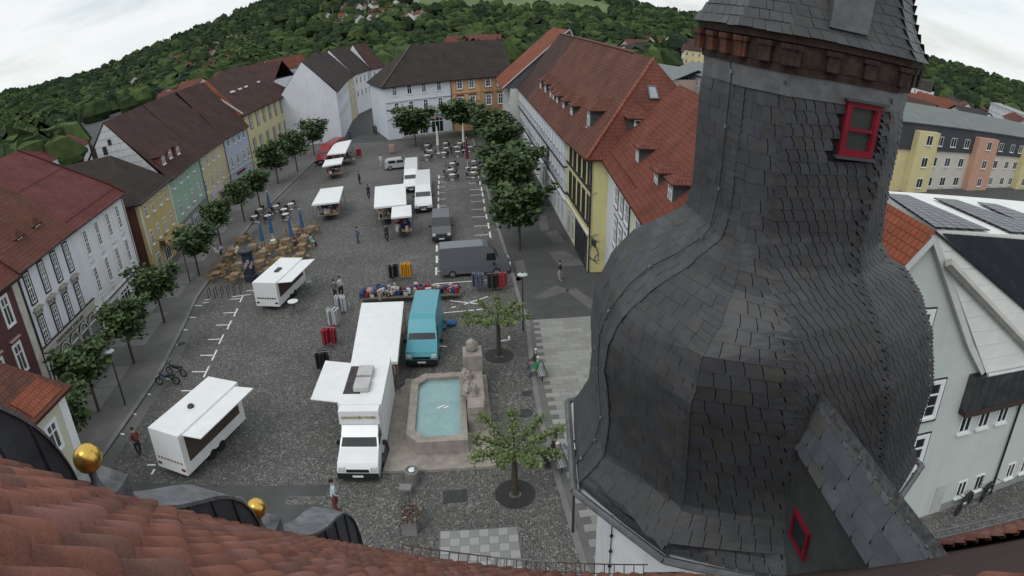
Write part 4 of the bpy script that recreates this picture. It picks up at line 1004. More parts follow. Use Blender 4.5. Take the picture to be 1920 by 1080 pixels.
# large yellow hall
YP = Plane((-40.9, 92.2), (-41.1, 117.8)); L_ = YP.L
h, r0 = house('yellow_hall', 'long yellow building with rows of black-framed windows under a brown hipped roof', YP, 0, L_, 14, 9.45, wm((.60, .55, .32), 'pale_yellow_render', .12))
windows(YP, h, r0, row((2.95, 6.15, 9.35, 12.35, 15.4, 18.7, 21.75), 6.9, 1.0, 2.35) + row((3.05, 6.05, 9.5, 12.9, 16.1, 19.25, 22.7), 2.5, 1.0, 2.6), 'black', cur=.6)
windows(YP, h, r0, row((3.0, 9.2, 19.0), .1, 1.2, 1.5), 'door', 'door'); gutter(YP, h, r0, -.4, L_ + .3, 9.45); pipe(YP, h, r0, L_ - .1, 0, 9.3); pipe(YP, h, r0, .1, 0, 9.3)
trim(YP, h, r0, 0, L_, 1.75, 1.9, .08, CREAMF); Q = lambda s, z, d: YP.P(s, z, -d)
ra, rb = Q(3.2, 15.6, 6.5), Q(16.8, 16.4, 6.5)
roofmesh([[Q(-.6, 9.45, -.6), Q(L_ + .5, 9.45, -.6), rb, ra], [Q(L_ + .5, 9.45, -.6), Q(L_ + .5, 9.45, 14.5), rb], [Q(L_ + .5, 9.45, 14.5), Q(-.6, 9.45, 14.5), ra, rb]], T_BRN, h, r0)
roofmesh([[Q(-.62, 9.47, 14.5), Q(-.62, 9.47, -.6), ra]], T_ORG, h, r0, 'hip_roof')
m_ = MB(); m_.tube(Q(-.7, 9.75, -.5) - r0, Q(-1.0, 15.4, 6.2) - r0, .14, n=6); m_.build('verge', plain((.45, .44, .42), name='pale_mortar'), h)
for (px, py) in ((437, 178), (450, 173), (461, 169), (484, 157)):
    pl = YP.off(-3.0); s, z = pl.px(px, py); m_ = MB(); m_.box(-.5, .5, -.3, .3, -.1, .14); m_.build('roof_vent', WHITE, h, loc=pl.P(s, 9.45 + 6.6 * (3.6 / 7.1) + .1) - r0, rz=YP.rot)
# pale hotel at the street corner
HP = Plane((-41.0, 118.6), (-33.3, 120.2)); L_ = HP.L
h, r0 = house('corner_house', 'pale mint corner house with arched ground floor windows and dark pyramid roof', HP, 0, L_ + .4, 14, 9.0, wm((.60, .66, .62), 'mint_white_render', .1), -.4)
windows(HP, h, r0, [(2.42, 6.5, .85, 1.75), (5.35, 6.7, .85, 1.75), (2.65, 3.85, .85, 1.6), (5.4, 4.0, .85, 1.6)], 'plain'); windows(HP, h, r0, [(.25, 0, .6, 2.1), (2.35, -.3, 1.5, 2.6), (5.55, -.3, 1.6, 2.75)], 'shop', 'arched_window')
Q = lambda s, z, d: HP.P(s, z, -d)
ra, rb = Q(3.3, 15.2, 6.0), Q(4.6, 15.6, 13)
E_ = [Q(-.4, 8.9, -.5), Q(L_ + .8, 9.1, -.5), Q(L_ + .8, 9.1, 15), Q(-.4, 8.9, 15)]
roofmesh([[E_[0], E_[1], ra], [E_[1], E_[2], rb, ra], [E_[3], E_[0], ra, rb]], T_DRK, h, r0)
for s in (1.5, 4.3): small_dormer(h, r0, HP, s, 1.8, 10.7, 1.1, 1.5, 2.6, SLM[0], T_DRK, 'plain', .02, wh=1.25, ov=.12)
trim(HP, h, r0, 6.9, 7.9, 1.0, 2.1, .5, BLACK, 'wall_lantern')
# ---------------------------------------------------------------- far end of the square
MP = Plane((-21.4, 110.2), (-.3, 118.9)); Q = lambda s, z, d: MP.P(s, z, -d)
MKT = wm((.66, .72, .78), 'ice_white_render', .05)
h, r0 = house('white_market_house', 'white house with red shop lettering and terrace at the far end of the square', MP, 0, 12.1, 14, 9.15, MKT)
windows(MP, h, r0, row((1.8, 4.5, 7.15, 9.95), 7.5, .85, 1.5) + row((1.95, 4.6, 7.3, 10.05), 4.55, .85, 1.75), 'wide')
trim(MP, h, r0, -.05, 12.1, 6.4, 6.52, .12, plain((.40, .45, .50), name='grey_string')); trim(MP, h, r0, -.05, 12.1, 3.45, 3.55, .10, plain((.40, .45, .50), name='grey_string'))
windows(MP, h, r0, [(9.2, .3, 2.3, 2.6)], 'shop', 'shop_door', cur=0); windows(MP, h, r0, [(4.1, .3, 2.8, 2.6), (6.6, .3, 1.6, 2.5)], 'shop', 'shop_window', cur=0)
LRED = plain((.42, .09, .05), .6, name='red_letters')
textobj('MARKT', .62, LRED, h, MP.P(8.9, 3.05, .08) - r0, (R(90), 0, MP.rot)); trim(MP, h, r0, 3.3, 4.3, 2.9, 3.35, .10, LRED, 'shop_sign')
st = MB(); T = Matrix.Translation(MP.P(0, 0) - r0) @ Matrix.Rotation(MP.rot, 4, 'Z'); st.box(2.6, 11.6, -1.2, -.1, 0, .3, T); st.box(2.2, 11.9, -1.6, -1.2, 0, .16, T); st.build('step', SLAB, h)
ORG1 = wm((.60, .37, .21), 'orange_render', .08)
h2, r2 = house('orange_house', 'orange house with black-edged windows between the white shop and the green trees', MP, 12.12, 23.4, 14, 9.2, ORG1)
windows(MP, h2, r2, row((13.85, 16.1, 19.3, 21.6), 7.45, .95, 1.65) + row((13.85, 16.2, 19.35, 21.7), 4.25, .95, 1.75), 'blackw')
for s in (13.85, 16.2, 19.35, 21.7): trim(MP, h2, r2, s - .75, s + .75, 6.35, 6.5, .25, plain((.14, .10, .08), name='dark_stone'), 'window_hood')
trim(MP, h2, r2, 17.55, 23.4, 0, 9.2, .012, wm((.46, .28, .16), 'darker_orange_render'), 'wall_section'); trim(MP, h2, r2, 12.15, 23.4, 6.62, 6.72, .08, plain((.42, .26, .15), name='brown_string')); trim(MP, h2, r2, 12.15, 23.4, 3.6, 3.75, .1, plain((.42, .26, .15), name='brown_string'))
pipe(MP, h2, r2, 12.15, 0, 9); pipe(MP, h2, r2, 17.55, 0, 9, .06, ORG1)
rA, rB, rC = Q(7.2, 15.2, 7), Q(12.4, 15.1, 7), Q(25, 15.0, 7)
roofmesh([[Q(-.5, 9.1, -.5), Q(12.2, 9.1, -.5), Q(12.2, 10.1, .7), Q(.3, 10.1, .7)], [Q(.3, 10.1, .7), Q(12.2, 10.1, .7), rB, rA], [Q(-.5, 9.1, 14.5), Q(-.5, 9.1, -.5), rA], [Q(12.3, 9.1, 14.5), Q(-.5, 9.1, 14.5), rA, rB]], T_DRK, h, r0)
roofmesh([[Q(12.25, 9.1, -.5), Q(24.5, 9.1, -.5), Q(24.5, 10.1, .7), Q(12.25, 10.1, .7)], [Q(12.25, 10.1, .7), Q(24.5, 10.1, .7), rC, rB], [Q(24.5, 9.1, 14.5), Q(12.25, 9.1, 14.5), rB, rC]], T_DRK, h2, r2)
m_ = MB(); m_.tube(Q(-.5, 9.3, -.5) - r0, rA - r0 + Vector((0, 0, .1)), .14, n=5); m_.build('hip_ridge', plain((.09, .08, .078), name='dark_ridge'), h)
# ---------------------------------------------------------------- right-hand row
RP1 = Plane((2.0, 98.6), (6.44, 47.3)); Q = lambda s, z, d: RP1.P(s, z, -d)
TIM = plain((.30, .33, .38), .8, 0, .2, 3, name='blue_grey_timber'); FW = wm((.60, .64, .69), 'white_infill', .1)
DKT = plain((.03, .03, .034), .8, 0, .2, name='dark_trim')  # near-black paint for jetty beams, sill bands, downpipe and bracket sign
h, r0 = house('timber_framed_house', 'long white half-timbered house with a row of roof dormers on the right of the square', RP1, .2, 41.0, 12, 9.25, FW)
for (z0, z1, o) in ((6.55, 9.1, .36), (3.95, 6.45, .18)):
    tb = MB(); T = Matrix.Translation(RP1.P(0, 0) - r0) @ Matrix.Rotation(RP1.rot, 4, 'Z')
    m_ = MB(); m_.box(.25, 40.95, -o, -.003, z0, z1, T); m_.build('jetty_wall', FW, h)
    n = 44; s = .6
    for k in range(n):
        s = .5 + k * .93; tb.box(s - .07, s + .07, -o - .02, -o, z0, z1, T)
        if k % 5 == 1: tb.box(s + .05, s + .85, -o - .018, -o, z0 + .0, z0 + .12, T)
        tb.box(s, s + .93, -o - .018, -o, z0 + .85, z0 + .95, T); tb.box(s, s + .93, -o - .018, -o, z1 - .45, z1 - .36, T)
    tag(tb.build('timber_frame', TIM, h), kind='stuff')
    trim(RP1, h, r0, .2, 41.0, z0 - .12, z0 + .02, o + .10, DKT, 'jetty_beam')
    for k in range(40):
        m2 = MB(); m2.blob((0, 0, 0), (.10, .05, .10), 6, 4)
        if k < 18: m2.build('carved_rosette', TIM, h, loc=RP1.P(22 + k * 1.05, z0 + .42, o + .03) - r0)
    windows(RP1, h, r0, row([1.4 + q * 1.86 for q in range(21)], z0 + .98, .62, 1.05), 'grey', out=o)
windows(RP1, h, r0, row([2 + q * 2.3 for q in range(17)], .35, 1.35, 2.5), 'shop', 'shop_window', cur=.35); trim(RP1, h, r0, .2, 41, 3.25, 3.38, .30, WHITE, 'canopy_edge')
gutter(RP1, h, r0, .2, 41, 9.2)
hy, ry = house('yellow_corner_house', 'yellow corner house with tall dark windows and a metal bicycle on its end wall', RP1, 41.02, 51.5, 12, 9.75, wm((.60, .56, .28), 'lemon_render', .1))
windows(RP1, hy, ry, row((42.8, 44.7, 46.8, 48.85, 50.85), 7.35, .95, 2.1) + row((42.8, 44.7, 46.8, 48.85, 50.85), 4.35, .95, 2.05), 'dark', cur=0)
windows(RP1, hy, ry, [(42.6, .3, 1.2, 2.5), (44.4, .3, 1.4, 2.5)], 'shop', 'shop_window', cur=0); windows(RP1, hy, ry, [(48.3, .2, 5.0, 2.9)], 'dark', 'shop_window', cur=0)
trim(RP1, hy, ry, 41.05, 51.5, 4.0, 4.15, .14, DKT, 'sill_band'); trim(RP1, hy, ry, 41.05, 51.5, 7.0, 7.15, .14, DKT, 'sill_band'); trim(RP1, hy, ry, 41.05, 51.5, 3.25, 3.4, .2, CREAMF); trim(RP1, hy, ry, 50.9, 51.5, 0, 9.7, .03, CREAMF, 'corner_strip')
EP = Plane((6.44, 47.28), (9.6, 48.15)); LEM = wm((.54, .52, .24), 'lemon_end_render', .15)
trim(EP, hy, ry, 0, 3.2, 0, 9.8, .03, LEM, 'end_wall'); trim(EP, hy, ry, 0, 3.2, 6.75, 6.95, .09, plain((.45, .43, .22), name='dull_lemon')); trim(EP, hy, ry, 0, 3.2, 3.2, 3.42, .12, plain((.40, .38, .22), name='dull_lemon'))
for (z, hh) in ((8.2, 2.2), (5.3, 2.8)):
    m_ = MB(); T = Matrix.Translation(EP.P(1.35, z, .05) - ry) @ Matrix.Rotation(EP.rot, 4, 'Z')
    m_.box(-.02, .02, -.01, 0, -hh / 2, hh / 2, T)
    for a in range(8): m_.tube(T @ Vector((0, -.005, .2)), T @ Vector((.32 * math.cos(a * .785), -.005, .2 + .4 * math.sin(a * .785))), .012, n=4)
    m_.box(-.25, .25, -.01, 0, -hh / 2, -hh / 2 + .06, T); m_.build('painted_ornament', plain((.62, .61, .48), name='pale_paint'), hy)
m_ = MB(); T = Matrix.Translation(EP.P(.9, 1.55, .10) - ry) @ Matrix.Rotation(EP.rot, 4, 'Z')
def ringm(m, c, r, T, t=.03, n=18, axis='y'):
    for k in range(n):
        a, b = 2 * math.pi * k / n, 2 * math.pi * (k + 1) / n
        f = (lambda q: Vector((c[0] + r * math.cos(q), c[1], c[2] + r * math.sin(q))))
        m.tube(T @ f(a), T @ f(b), t, n=4, cap=False)
ringm(m_, (-.15, -.03, .35), .85, T); ringm(m_, (-.05, -.03, -.35), .40, T)
for a, b in (((-.15, -.03, .35), (-.05, -.03, -.35)), ((-.6, -.03, 1.2), (-.15, -.03, .35)), ((-.7, -.03, 1.25), (-.3, -.03, 1.3)), ((-.05, -.03, -.35), (.2, -.03, -.9))): m_.tube(T @ Vector(a), T @ Vector(b), .035, n=4)
m_.build('wall_bicycle', BLACK, hy)
m_ = MB(); m_.tube(EP.P(-.05, 0, .1) - ry, EP.P(-.05, 9.6, .1) - ry, .06, n=6); m_.build('downpipe', DKT, hy); m_ = MB(); m_.tube(EP.P(0, 3.3, .05) - ry, EP.P(0, 3.3, 1.5) - ry, .03, n=5); m_.cbox(EP.P(0, 2.95, .9) - ry, (.06, .9, .5), EP.rot); m_.build('bracket_sign', DKT, hy)
ZRr = 16.8
roofmesh([[Q(.2, 9.2, -.55), Q(13, 9.2, -.55), Q(13, ZRr, 6), Q(.2, ZRr, 6)], [Q(13, 9.2, 12.5), Q(.2, 9.2, 12.5), Q(.2, ZRr, 6), Q(13, ZRr, 6)]], T_BRN, h, r0)
roofmesh([[Q(13, 9.2, -.55), Q(41.0, 9.2, -.55), Q(41.0, ZRr, 6), Q(13, ZRr, 6)], [Q(41.0, 9.2, 12.5), Q(13, 9.2, 12.5), Q(13, ZRr, 6), Q(41, ZRr, 6)]], T_RBR, h, r0)
rE = Q(46.6, ZRr, 6)
roofmesh([[Q(41.0, 9.2, -.55), Q(51.9, 9.6, -.55), rE, Q(41.0, ZRr, 6)], [Q(51.9, 9.6, 12.5), Q(41, 9.2, 12.5), Q(41, ZRr, 6), rE]], T_RBR, hy, ry)
roofmesh([[Q(51.9, 9.62, -.55), Q(51.9, 9.62, 12.5), rE]], T_RED, hy, ry, 'hip_roof')
m_ = MB()
for k in range(26):
    a = Q(51.9, 9.7, -.55).lerp(rE, k / 26); b = Q(51.9, 9.7, -.55).lerp(rE, (k + 1.06) / 26); m_.tube(a - ry, b - ry, .15, .12, 7)
m_.build('hip_ridge', plain((.22, .075, .05), .85, 0, .25, name='ridge_tile'), hy)
m_ = MB(); m_.tube(Q(.2, ZRr + .05, 6) - r0, Q(41, ZRr + .05, 6) - r0, .13, n=6); m_.build('ridge', plain((.13, .055, .042), name='ridge_tile_dark'), h)
SLD = plain((.055, .06, .065), .7, 0, .2, 4, name='slate_cladding')
for (px, py) in ((1014, 162), (1023, 169), (1033, 178), (1038, 186), (1045, 192), (1057, 202), (1072, 212)):
    pl = RP1.off(-.9); s, z = pl.px(px, py); small_dormer(h if s < 40 else hy, r0 if s < 40 else ry, RP1, s, .9, z - .95, 1.45, 2.5, 3.6, SLD, T_RBR, 'plain', .9, wh=1.75, ov=.25)
s, z = RP1.off(-1.0).px(1104, 222); small_dormer(hy, ry, RP1, min(s, 45.5), 1.0, z - .9, 2.0, 2.6, 3.4, SLD, T_RBR, 'plain', .9, wh=1.75, ov=.25)
HPp = Plane(Q(51.9, 0, -.55)[:2], Q(51.9, 0, 12.5)[:2])      # hip end faces the camera
s, z = HPp.off(-1.0).px(1200, 232); small_dormer(hy, ry, HPp, s, 1.0, z - .9, 1.7, 2.2, 2.6, SLD, T_RED, 'plain', .8, wh=1.35, ov=.22)
# skylight in the hip
mid = lambda px, py: (lambda v, n, p0: Vector((0, 0, CAM_H)) + v * ((p0 - Vector((0, 0, CAM_H))).dot(n) / v.dot(n)))(ray(px, py), (Q(51.9, 9.62, 12.5) - Q(51.9, 9.62, -.55)).cross(rE - Q(51.9, 9.62, -.55)).normalized(), rE)
hn = (Q(51.9, 9.62, 12.5) - Q(51.9, 9.62, -.55)).cross(rE - Q(51.9, 9.62, -.55)).normalized(); hn = hn if hn.z > 0 else -hn
q4 = [mid(*p) + hn * .10 for p in ((1214, 162), (1229, 163), (1235, 186), (1218, 186))]
m_ = MB()
for a in range(4): m_.tube(q4[a] - ry, q4[(a + 1) % 4] - ry, .07, n=4)
m_.build('skylight_frame', plain((.10, .105, .11), .5, name='grey_metal'), hy); m_ = MB(); m_.face([q - ry for q in q4]); m_.build('pane', plain((.30, .33, .36), .12, 0, .1, name='skylight_glass'), hy)
# grey-gabled house beyond the half-timbered one
GP = Plane((2.0 - 1.6, 98.45), (14, 99.6)); hg, rg = house('grey_gable_house', 'tall house with bare slate-grey gable and orange roof beyond the half-timbered house', GP, 0, 13, 16, 9.2, wm((.52, .55, .52), 'pale_green_render', .1))
P2 = lambda s, z, d: GP.P(s, z, -d)
wallmesh(GP, hg, rg, [[(-.8, 9.1, -.03), (13.5, 9.1, -.03), (9.1, 17.0, -.03)], [(-.8, 9.1, -.03), (9.1, 17.0, -.03), (9.1, 17.2, .1), (-.8, 9.3, .1)]], plain((.085, .095, .105), .7, 0, .15, 1.5, name='slate_gable'), 'gable_wall')
roofmesh([[P2(-1.2, 9.0, -.1), P2(-1.2, 9.0, 16.3), P2(9.1, 17.3, 16.3), P2(9.1, 17.3, -.1)], [P2(13.8, 9.0, 16.3), P2(13.8, 9.0, -.1), P2(9.1, 17.3, -.1), P2(9.1, 17.3, 16.3)]], T_ORG, hg, rg)
m_ = MB(); m_.path([P2(-1.2, 9.15, -.12) - rg, P2(9.1, 17.4, -.12) - rg, P2(13.8, 9.1, -.12) - rg], .10, 5); m_.build('verge', plain((.40, .40, .40), name='pale_verge'), hg)
GF = Plane(GP.P(0, 0, -16)[:2], GP.P(0, 0, 0)[:2]); windows(GF, hg, rg, row((2.5, 5.5, 8.5, 11.5, 14.5), 6.8, .9, 1.5) + row((2.5, 5.5, 8.5, 11.5, 14.5), 3.8, .9, 1.5), 'plain')
# nearer white and pale-yellow house, set back
WP = Plane((7.8, 48.1), (7.86, 28.0)); Q2 = lambda s, z, d: WP.P(s, z, -d)
hw, r_ = house('white_tiled_house', 'white house with bright red tiled roof and dormers, half hidden by the tower', WP, 0, 20, 12, 9.55, wm((.66, .70, .75), 'white_render2', .1))
trim(WP, hw, r_, 10.3, 20, 0, 9.5, .02, wm((.60, .60, .44), 'pale_yellow_render2', .1), 'wall_section'); pipe(WP, hw, r_, 10.3, 0, 9.2)
windows(WP, hw, r_, row((4.9, 7.0, 9.1, 12.6, 15.0), 7.1, 1.15, 2.05) + row((5.0, 7.1, 9.2, 12.6), 4.1, 1.15, 2.0), 'blackw', cur=.5)
roofmesh([[Q2(-.4, 9.5, -.6), Q2(20, 9.5, -.6), Q2(20, 15.3, 5.5), Q2(-.4, 15.3, 5.5)], [Q2(20, 9.5, 12), Q2(-.4, 9.5, 12), Q2(-.4, 15.3, 5.5), Q2(20, 15.3, 5.5)]], tiles('bright_red_tiles', (.19, .062, .042), (.155, .055, .04), .33, .2, .45), hw, r_)
wallmesh(WP, hw, r_, [[(-.02, 9.4, 11.5), (-.02, 9.4, 0), (-.02, 15.0, 5.5)]], WH2, 'gable'); gutter(WP, hw, r_, -.3, 20, 9.5)
for k in range(14): m_ = MB(); m_.box(-.1, .1, -.02, .02, 0, .2); m_.build('snow_hook', plain((.12, .04, .03), name='red_iron'), hw, loc=Q2(.6 + k * .8, 10.05, .0) - r_, rz=WP.rot)
for (px, py) in ((1196, 288), (1231, 334), (1258, 356)):
    s, z = WP.off(-.9).px(px, py); small_dormer(hw, r_, WP, s, .9, z - .95, 1.3, 2.0, 3.0, SLD, T_RED, 'plain', .7, wh=1.5, ov=.25)
# ---------------------------------------------------------------- building with solar panels, right of the tower
SP = Plane((18.34, 16.59), (25.71, 16.73)); Q3 = lambda s, z, d: SP.P(s, z, -d)
MINT = wm((.50, .545, .525), 'pale_mint_render', .1)
hs, rS = house('solar_roof_house', 'pale mint building with white metal roof full of solar panels, right of the tower', SP, -9.3, 16, 12, 8.2, MINT)
wallmesh(SP, hs, rS, [[(-9.3, 8.2, 0), (.75, 8.2, 0), (-.55, 9.75, 0), (-4.2, 14.6, 0)]], MINT, 'gable')
ag = plain((.55, .57, .57), .6, 0, .08, name='pale_metal_trim')
m_ = MB(); vp = [Q3(-9.5, 8.2, -.30), Q3(-4.2, 14.7, -.30), Q3(-.55, 9.78, -.30), Q3(.85, 8.22, -.30)]
for a, b in zip(vp[:-1], vp[1:]):
    d = (b - a).normalized(); n = Vector((-d.z, 0, d.x)); n = n if n.z < 0 else -n
    for y in (0, .34): pass
    m_.face((a - rS, b - rS, b + n * .28 - rS, a + n * .28 - rS)); m_.face((a - rS, b - rS, b - rS + Vector((0, .4, 0)), a - rS + Vector((0, .4, 0)))); m_.face((a + n * .28 - rS, b + n * .28 - rS, b + n * .28 - rS + Vector((0, .4, 0)), a + n * .28 - rS + Vector((0, .4, 0))))
m_.build('verge_board', ag, hs)
WROOF = plain((.70, .72, .70), .45, 0, .08, 1.2, .4, name='white_sheet_roof')
yb = 20.2 - 16.6 + 9
roofmesh([[Q3(-9.6, 8.1, -.3), Q3(-9.6, 8.1, 7), Q3(-4.2, 14.72, 7), Q3(-4.2, 14.72, -.3)]], tiles('new_orange_tiles', (.25, .075, .042), (.22, .07, .04), .36, .30, .3), hs, rS, 'tile_roof')
e1, e2, t2, t1 = Q3(.85, 8.22, -.35), Q3(17, 8.22, -.35), None, Q3(-4.2, 14.72, -.3)
rg1 = G(1870, 437, 14.7); t2 = Vector((34.0, rg1.y + (34 - rg1.x) * .02, 14.7)); t1b = G(1757, 428, 14.72)
roofmesh([[e1, e2, t2, t1]], WROOF, hs, rS, 'white_roof', .1)
fn = (e2 - e1).cross(t1 - e1).normalized(); fn = fn if fn.z > 0 else -fn
onf = lambda px, py, up=.03: (lambda v: Vector((0, 0, CAM_H)) + v * ((e1 - Vector((0, 0, CAM_H))).dot(fn) / v.dot(fn)) + fn * up)(ray(px, py))
for k in range(1, 9):
    a, b = e1.lerp(t1, k / 9), e2.lerp(t2, k / 9); m_ = MB(); m_.tube(a + fn * .01 - rS, b + fn * .01 - rS, .018, n=4); m_.build('roof_seam', ag, hs)
m_ = MB(); a, b = onf(1772, 488, .2), onf(1935, 660, .2); m_.tube(a - rS, b - rS, .20, n=4); m_.build('roof_step', plain((.42, .41, .38), .7, name='beige_shade'), hs)  # raised roof step; tone of the shadow band put into its beige colour
m_ = MB(); a, b = onf(1752, 433, .06), onf(1940, 596, .06); m_.tube(a - rS, b - rS, .05, n=5); m_.build('panel_edge', BLACK, hs)
PVM = [plain((.022, .025, .035), .25, 0, .2, 2, .5, name='solar_panel'), plain((.030, .033, .043), .22, 0, .2, 2, .5, name='solar_panel_pale')]
def pv(quad, nu, nv, up, f):
    q = [f(*p) for p in quad]
    for i in range(nu):
        for j in range(nv):
            c = []
            for (a, b) in ((i + .04, j + .04), (i + .96, j + .04), (i + .96, j + .96), (i + .04, j + .96)):
                a /= nu; b /= nv; c.append(q[0].lerp(q[1], a).lerp(q[3].lerp(q[2], a), b))
            m_ = MB(); m_.face([p - rS for p in c]); dn = Vector((0, 0, -.05))
            for k in range(4): m_.face((c[k] - rS, c[k] + dn - rS, c[(k + 1) % 4] + dn - rS, c[(k + 1) % 4] - rS))
            m_.build('solar_panel', PVM[(i * 7 + j * 3) % 5 == 0], hs)
pv([(1762, 434), (1985, 452), (1985, 640), (1938, 592)], 13, 7, .1, lambda x, y: onf(x, y, .12))
zf = 14.3
roofmesh([[G(1757, 430, zf), G(1985, 450, zf), G(1985, 384, zf), G(1640, 357, zf)]], WROOF, hs, rS, 'flat_roof', .3)
for qd, nu, nv in (([(1660, 362), (1702, 365), (1858, 431), (1753, 425)], 5, 12), ([(1750, 370), (1794, 374), (1985, 440), (1895, 434)], 4, 12), ([(1832, 378), (1868, 382), (1990, 424), (1925, 421)], 4, 6)): pv(qd, nu, nv, 0, lambda x, y: G(x, y, zf + .14))
# metal-clad projecting storey, beam, windows, pipe
CLAD = plain((.085, .09, .095), .35, .6, .4, 1.5, .5, 0, .3, name='dark_metal_cladding')
cb_ = MB(); T = Matrix.Translation(SP.P(0, 0) - rS) @ Matrix.Rotation(SP.rot, 4, 'Z')
m_ = MB(); m_.box(.2, 16, -.42, -.003, 6.25, 8.0, T); m_.build('projecting_storey', BLACK, hs)
for k in range(30): m_ = MB(); s = .2 + k * .53; m_.box(s + .01, s + .52, -.46, -.42, 6.25, 8.0, T); m_.build('cladding_panel', CLAD, hs)
m_ = MB(); m_.box(.15, .2, -.46, 0, 6.25, 8.0, T); m_.build('cladding_panel', CLAD, hs)
m_ = MB(); m_.box(.15, 16, -.5, -.003, 5.95, 6.24, T); m_.build('beam', plain((.05, .036, .032), .8, name='brown_beam'), hs)
m_ = MB(); m_.tube(Q3(.8, 8.12, -.5) - rS, Q3(16, 8.12, -.5) - rS, .08, n=6); m_.build('gutter', ag, hs)
windows(SP, hs, rS, row((.87, 2.1, 3.42), 4.75, .72, 1.0), 'apt', cur=0); windows(SP, hs, rS, [(-2.0, 6.1, 1.2, 1.75), (-2.0, 3.3, 1.2, 1.75), (-3.6, 9.9, 1.0, 1.4)], 'blackw', cur=0)
windows(SP, hs, rS, [(2.07, .6, .62, .95), (3.3, .62, .62, .95), (5.7, .65, .62, .95), (6.9, .65, .62, .95)], 'apt', cur=0)
gr = MB()
for k in range(5): gr.tube(Q3(3.05 + k * .12, .7, -.09) - rS, Q3(3.05 + k * .12, 1.5, -.09) - rS, .012, n=4)
for k in range(4): gr.tube(Q3(3.0, .75 + k * .22, -.09) - rS, Q3(3.6, .75 + k * .22, -.09) - rS, .012, n=4)
gr.build('window_grille', BLACK, hs)
m_ = MB(); m_.box(.3, .95, -.03, -.003, .02, 1.7, T); m_.build('door', plain((.42, .44, .42), .6, name='grey_white_door'), hs); trim(SP, hs, rS, 1.0, 16, 0, .45, .03, plain((.25, .27, .26), .8, name='grey_plinth'), 'plinth')
pipe(SP, hs, rS, 4.5, 0, 5.95, .12, BLACK, .06)
sheet('yard_setts', ccw([(13, 16.55), (36, 17.0), (36, 14.2), (24, 14.6), (21.5, 12.2), (13, 12.0)]), .006, COBN)
# ---------------------------------------------------------------- lower-left neighbour house
zl = 6.7; a, b = G(119, 722, zl), G(45, 797, zl); LP = Plane(b + (b - a) * 1.0, a); LL = LP.L; Q4 = lambda s, z, d: LP.P(LL - s, z, -d)
hl, rl = house('pale_yellow_corner_house', 'pale yellow house with white corner strip and patched tile roof, lower left corner', LP, 0, LL - .25, 9, zl, wm((.55, .56, .44), 'pale_yellow_render3', .1))
trim(LP, hl, rl, LL - .85, LL - .25, 0, zl - .1, .05, WHITE, 'corner_strip'); windows(LP, hl, rl, [(LL - 1.9, 4.2, .8, 1.5), (LL - 3.7, 4.2, .8, 1.5)], 'wide')
T_OLD = tiles('old_patched_tiles', (.15, .062, .045), (.12, .056, .044), .36, .26, .4, moss=(.045, .04, .036), mf=.7)
roofmesh([[Q4(-.1, zl - .05, -.45), Q4(LL, zl - .05, -.45), Q4(LL, 10.5, 4.5), Q4(2.6, 10.5, 4.5)], [Q4(-.1, zl - .05, 9.4), Q4(-.1, zl - .05, -.45), Q4(2.6, 10.5, 4.5)]], T_OLD, hl, rl)
roofmesh([[Q4(.5, zl + .10, -.3), Q4(3.0, zl + .10, -.3), Q4(3.2, zl + .92, .7), Q4(.9, zl + .92, .7)]], T_ORG, hl, rl, 'tile_patch', .05)
# ================================================================ hills, woods, far town
rf_ = np.random.RandomState(4)
RAZ = [-70, -44, -41.5, -39.4, -35.7, -29.7, -24.8, -20, -10, 0, 8, 11.4, 16, 30, 45, 70]
REL = [1.2, 1.2, .8, .7, .5, 1.3, 1.9, 2.7, 3.2, 2.4, 1.5, .55, .3, .4, .5, .5]
def terr(az, r):
    zr = CAM_H + 1500 * math.tan(R(float(np.interp(az, RAZ, REL)) - .35))
    if r < 240: return -.6 - max(0, r - 200) * .03
    if r < 480: return -1.8 - 4 * (r - 240) / 240
    if r < 1500: t = (r - 480) / 1020; return -5.8 + (zr + 5.8) * t ** 1.25
    return zr - (r - 1500) * .02
RR = [0, 120, 200, 240, 300, 400, 480, 600, 750, 900, 1050, 1200, 1350, 1500, 1900, 6000]
mb = MB(); AZS = list(range(-100, 101, 2))
pt_ = lambda a, r: (r * math.sin(R(a)), r * math.cos(R(a)), terr(a, r))
for a0, a1 in zip(AZS[:-1], AZS[1:]):
    for q, (r0_, r1_) in enumerate(zip(RR[:-1], RR[1:])):
        mb.m = 1 if (-13 < (a0 + a1) / 2 < 13 and 850 < r0_ < 1250) else 0
        mb.face((pt_(a0, r0_), pt_(a1, r0_), pt_(a1, r1_), pt_(a0, r1_)))
tag(mb.build('hills', [plain((.035, .055, .022), .9, 0, .4, .01, .1), plain((.12, .17, .075), .9, 0, .25, .008, .1)], smooth=True), kind='structure')
mb = MB(); P5 = [(-4200, 2600, -250), (-3600, 3650, -250), (-2900, 4300, -250)]; mb.blob((-3650, 3950, -330), (900, 700, 372), 24, 12); tag(mb.build('far_hill', plain((.10, .14, .19), .9, 0, .1, .002), smooth=True), kind='structure')  # distance haze is put into the hill's base colour as blue
GM = [plain(c, .9, 0, .45, .25, .1, name='foliage') for c in ((.030, .050, .020), (.045, .070, .026), (.060, .090, .032), (.022, .038, .020))]
mb = MB(); rb = random.Random(8)
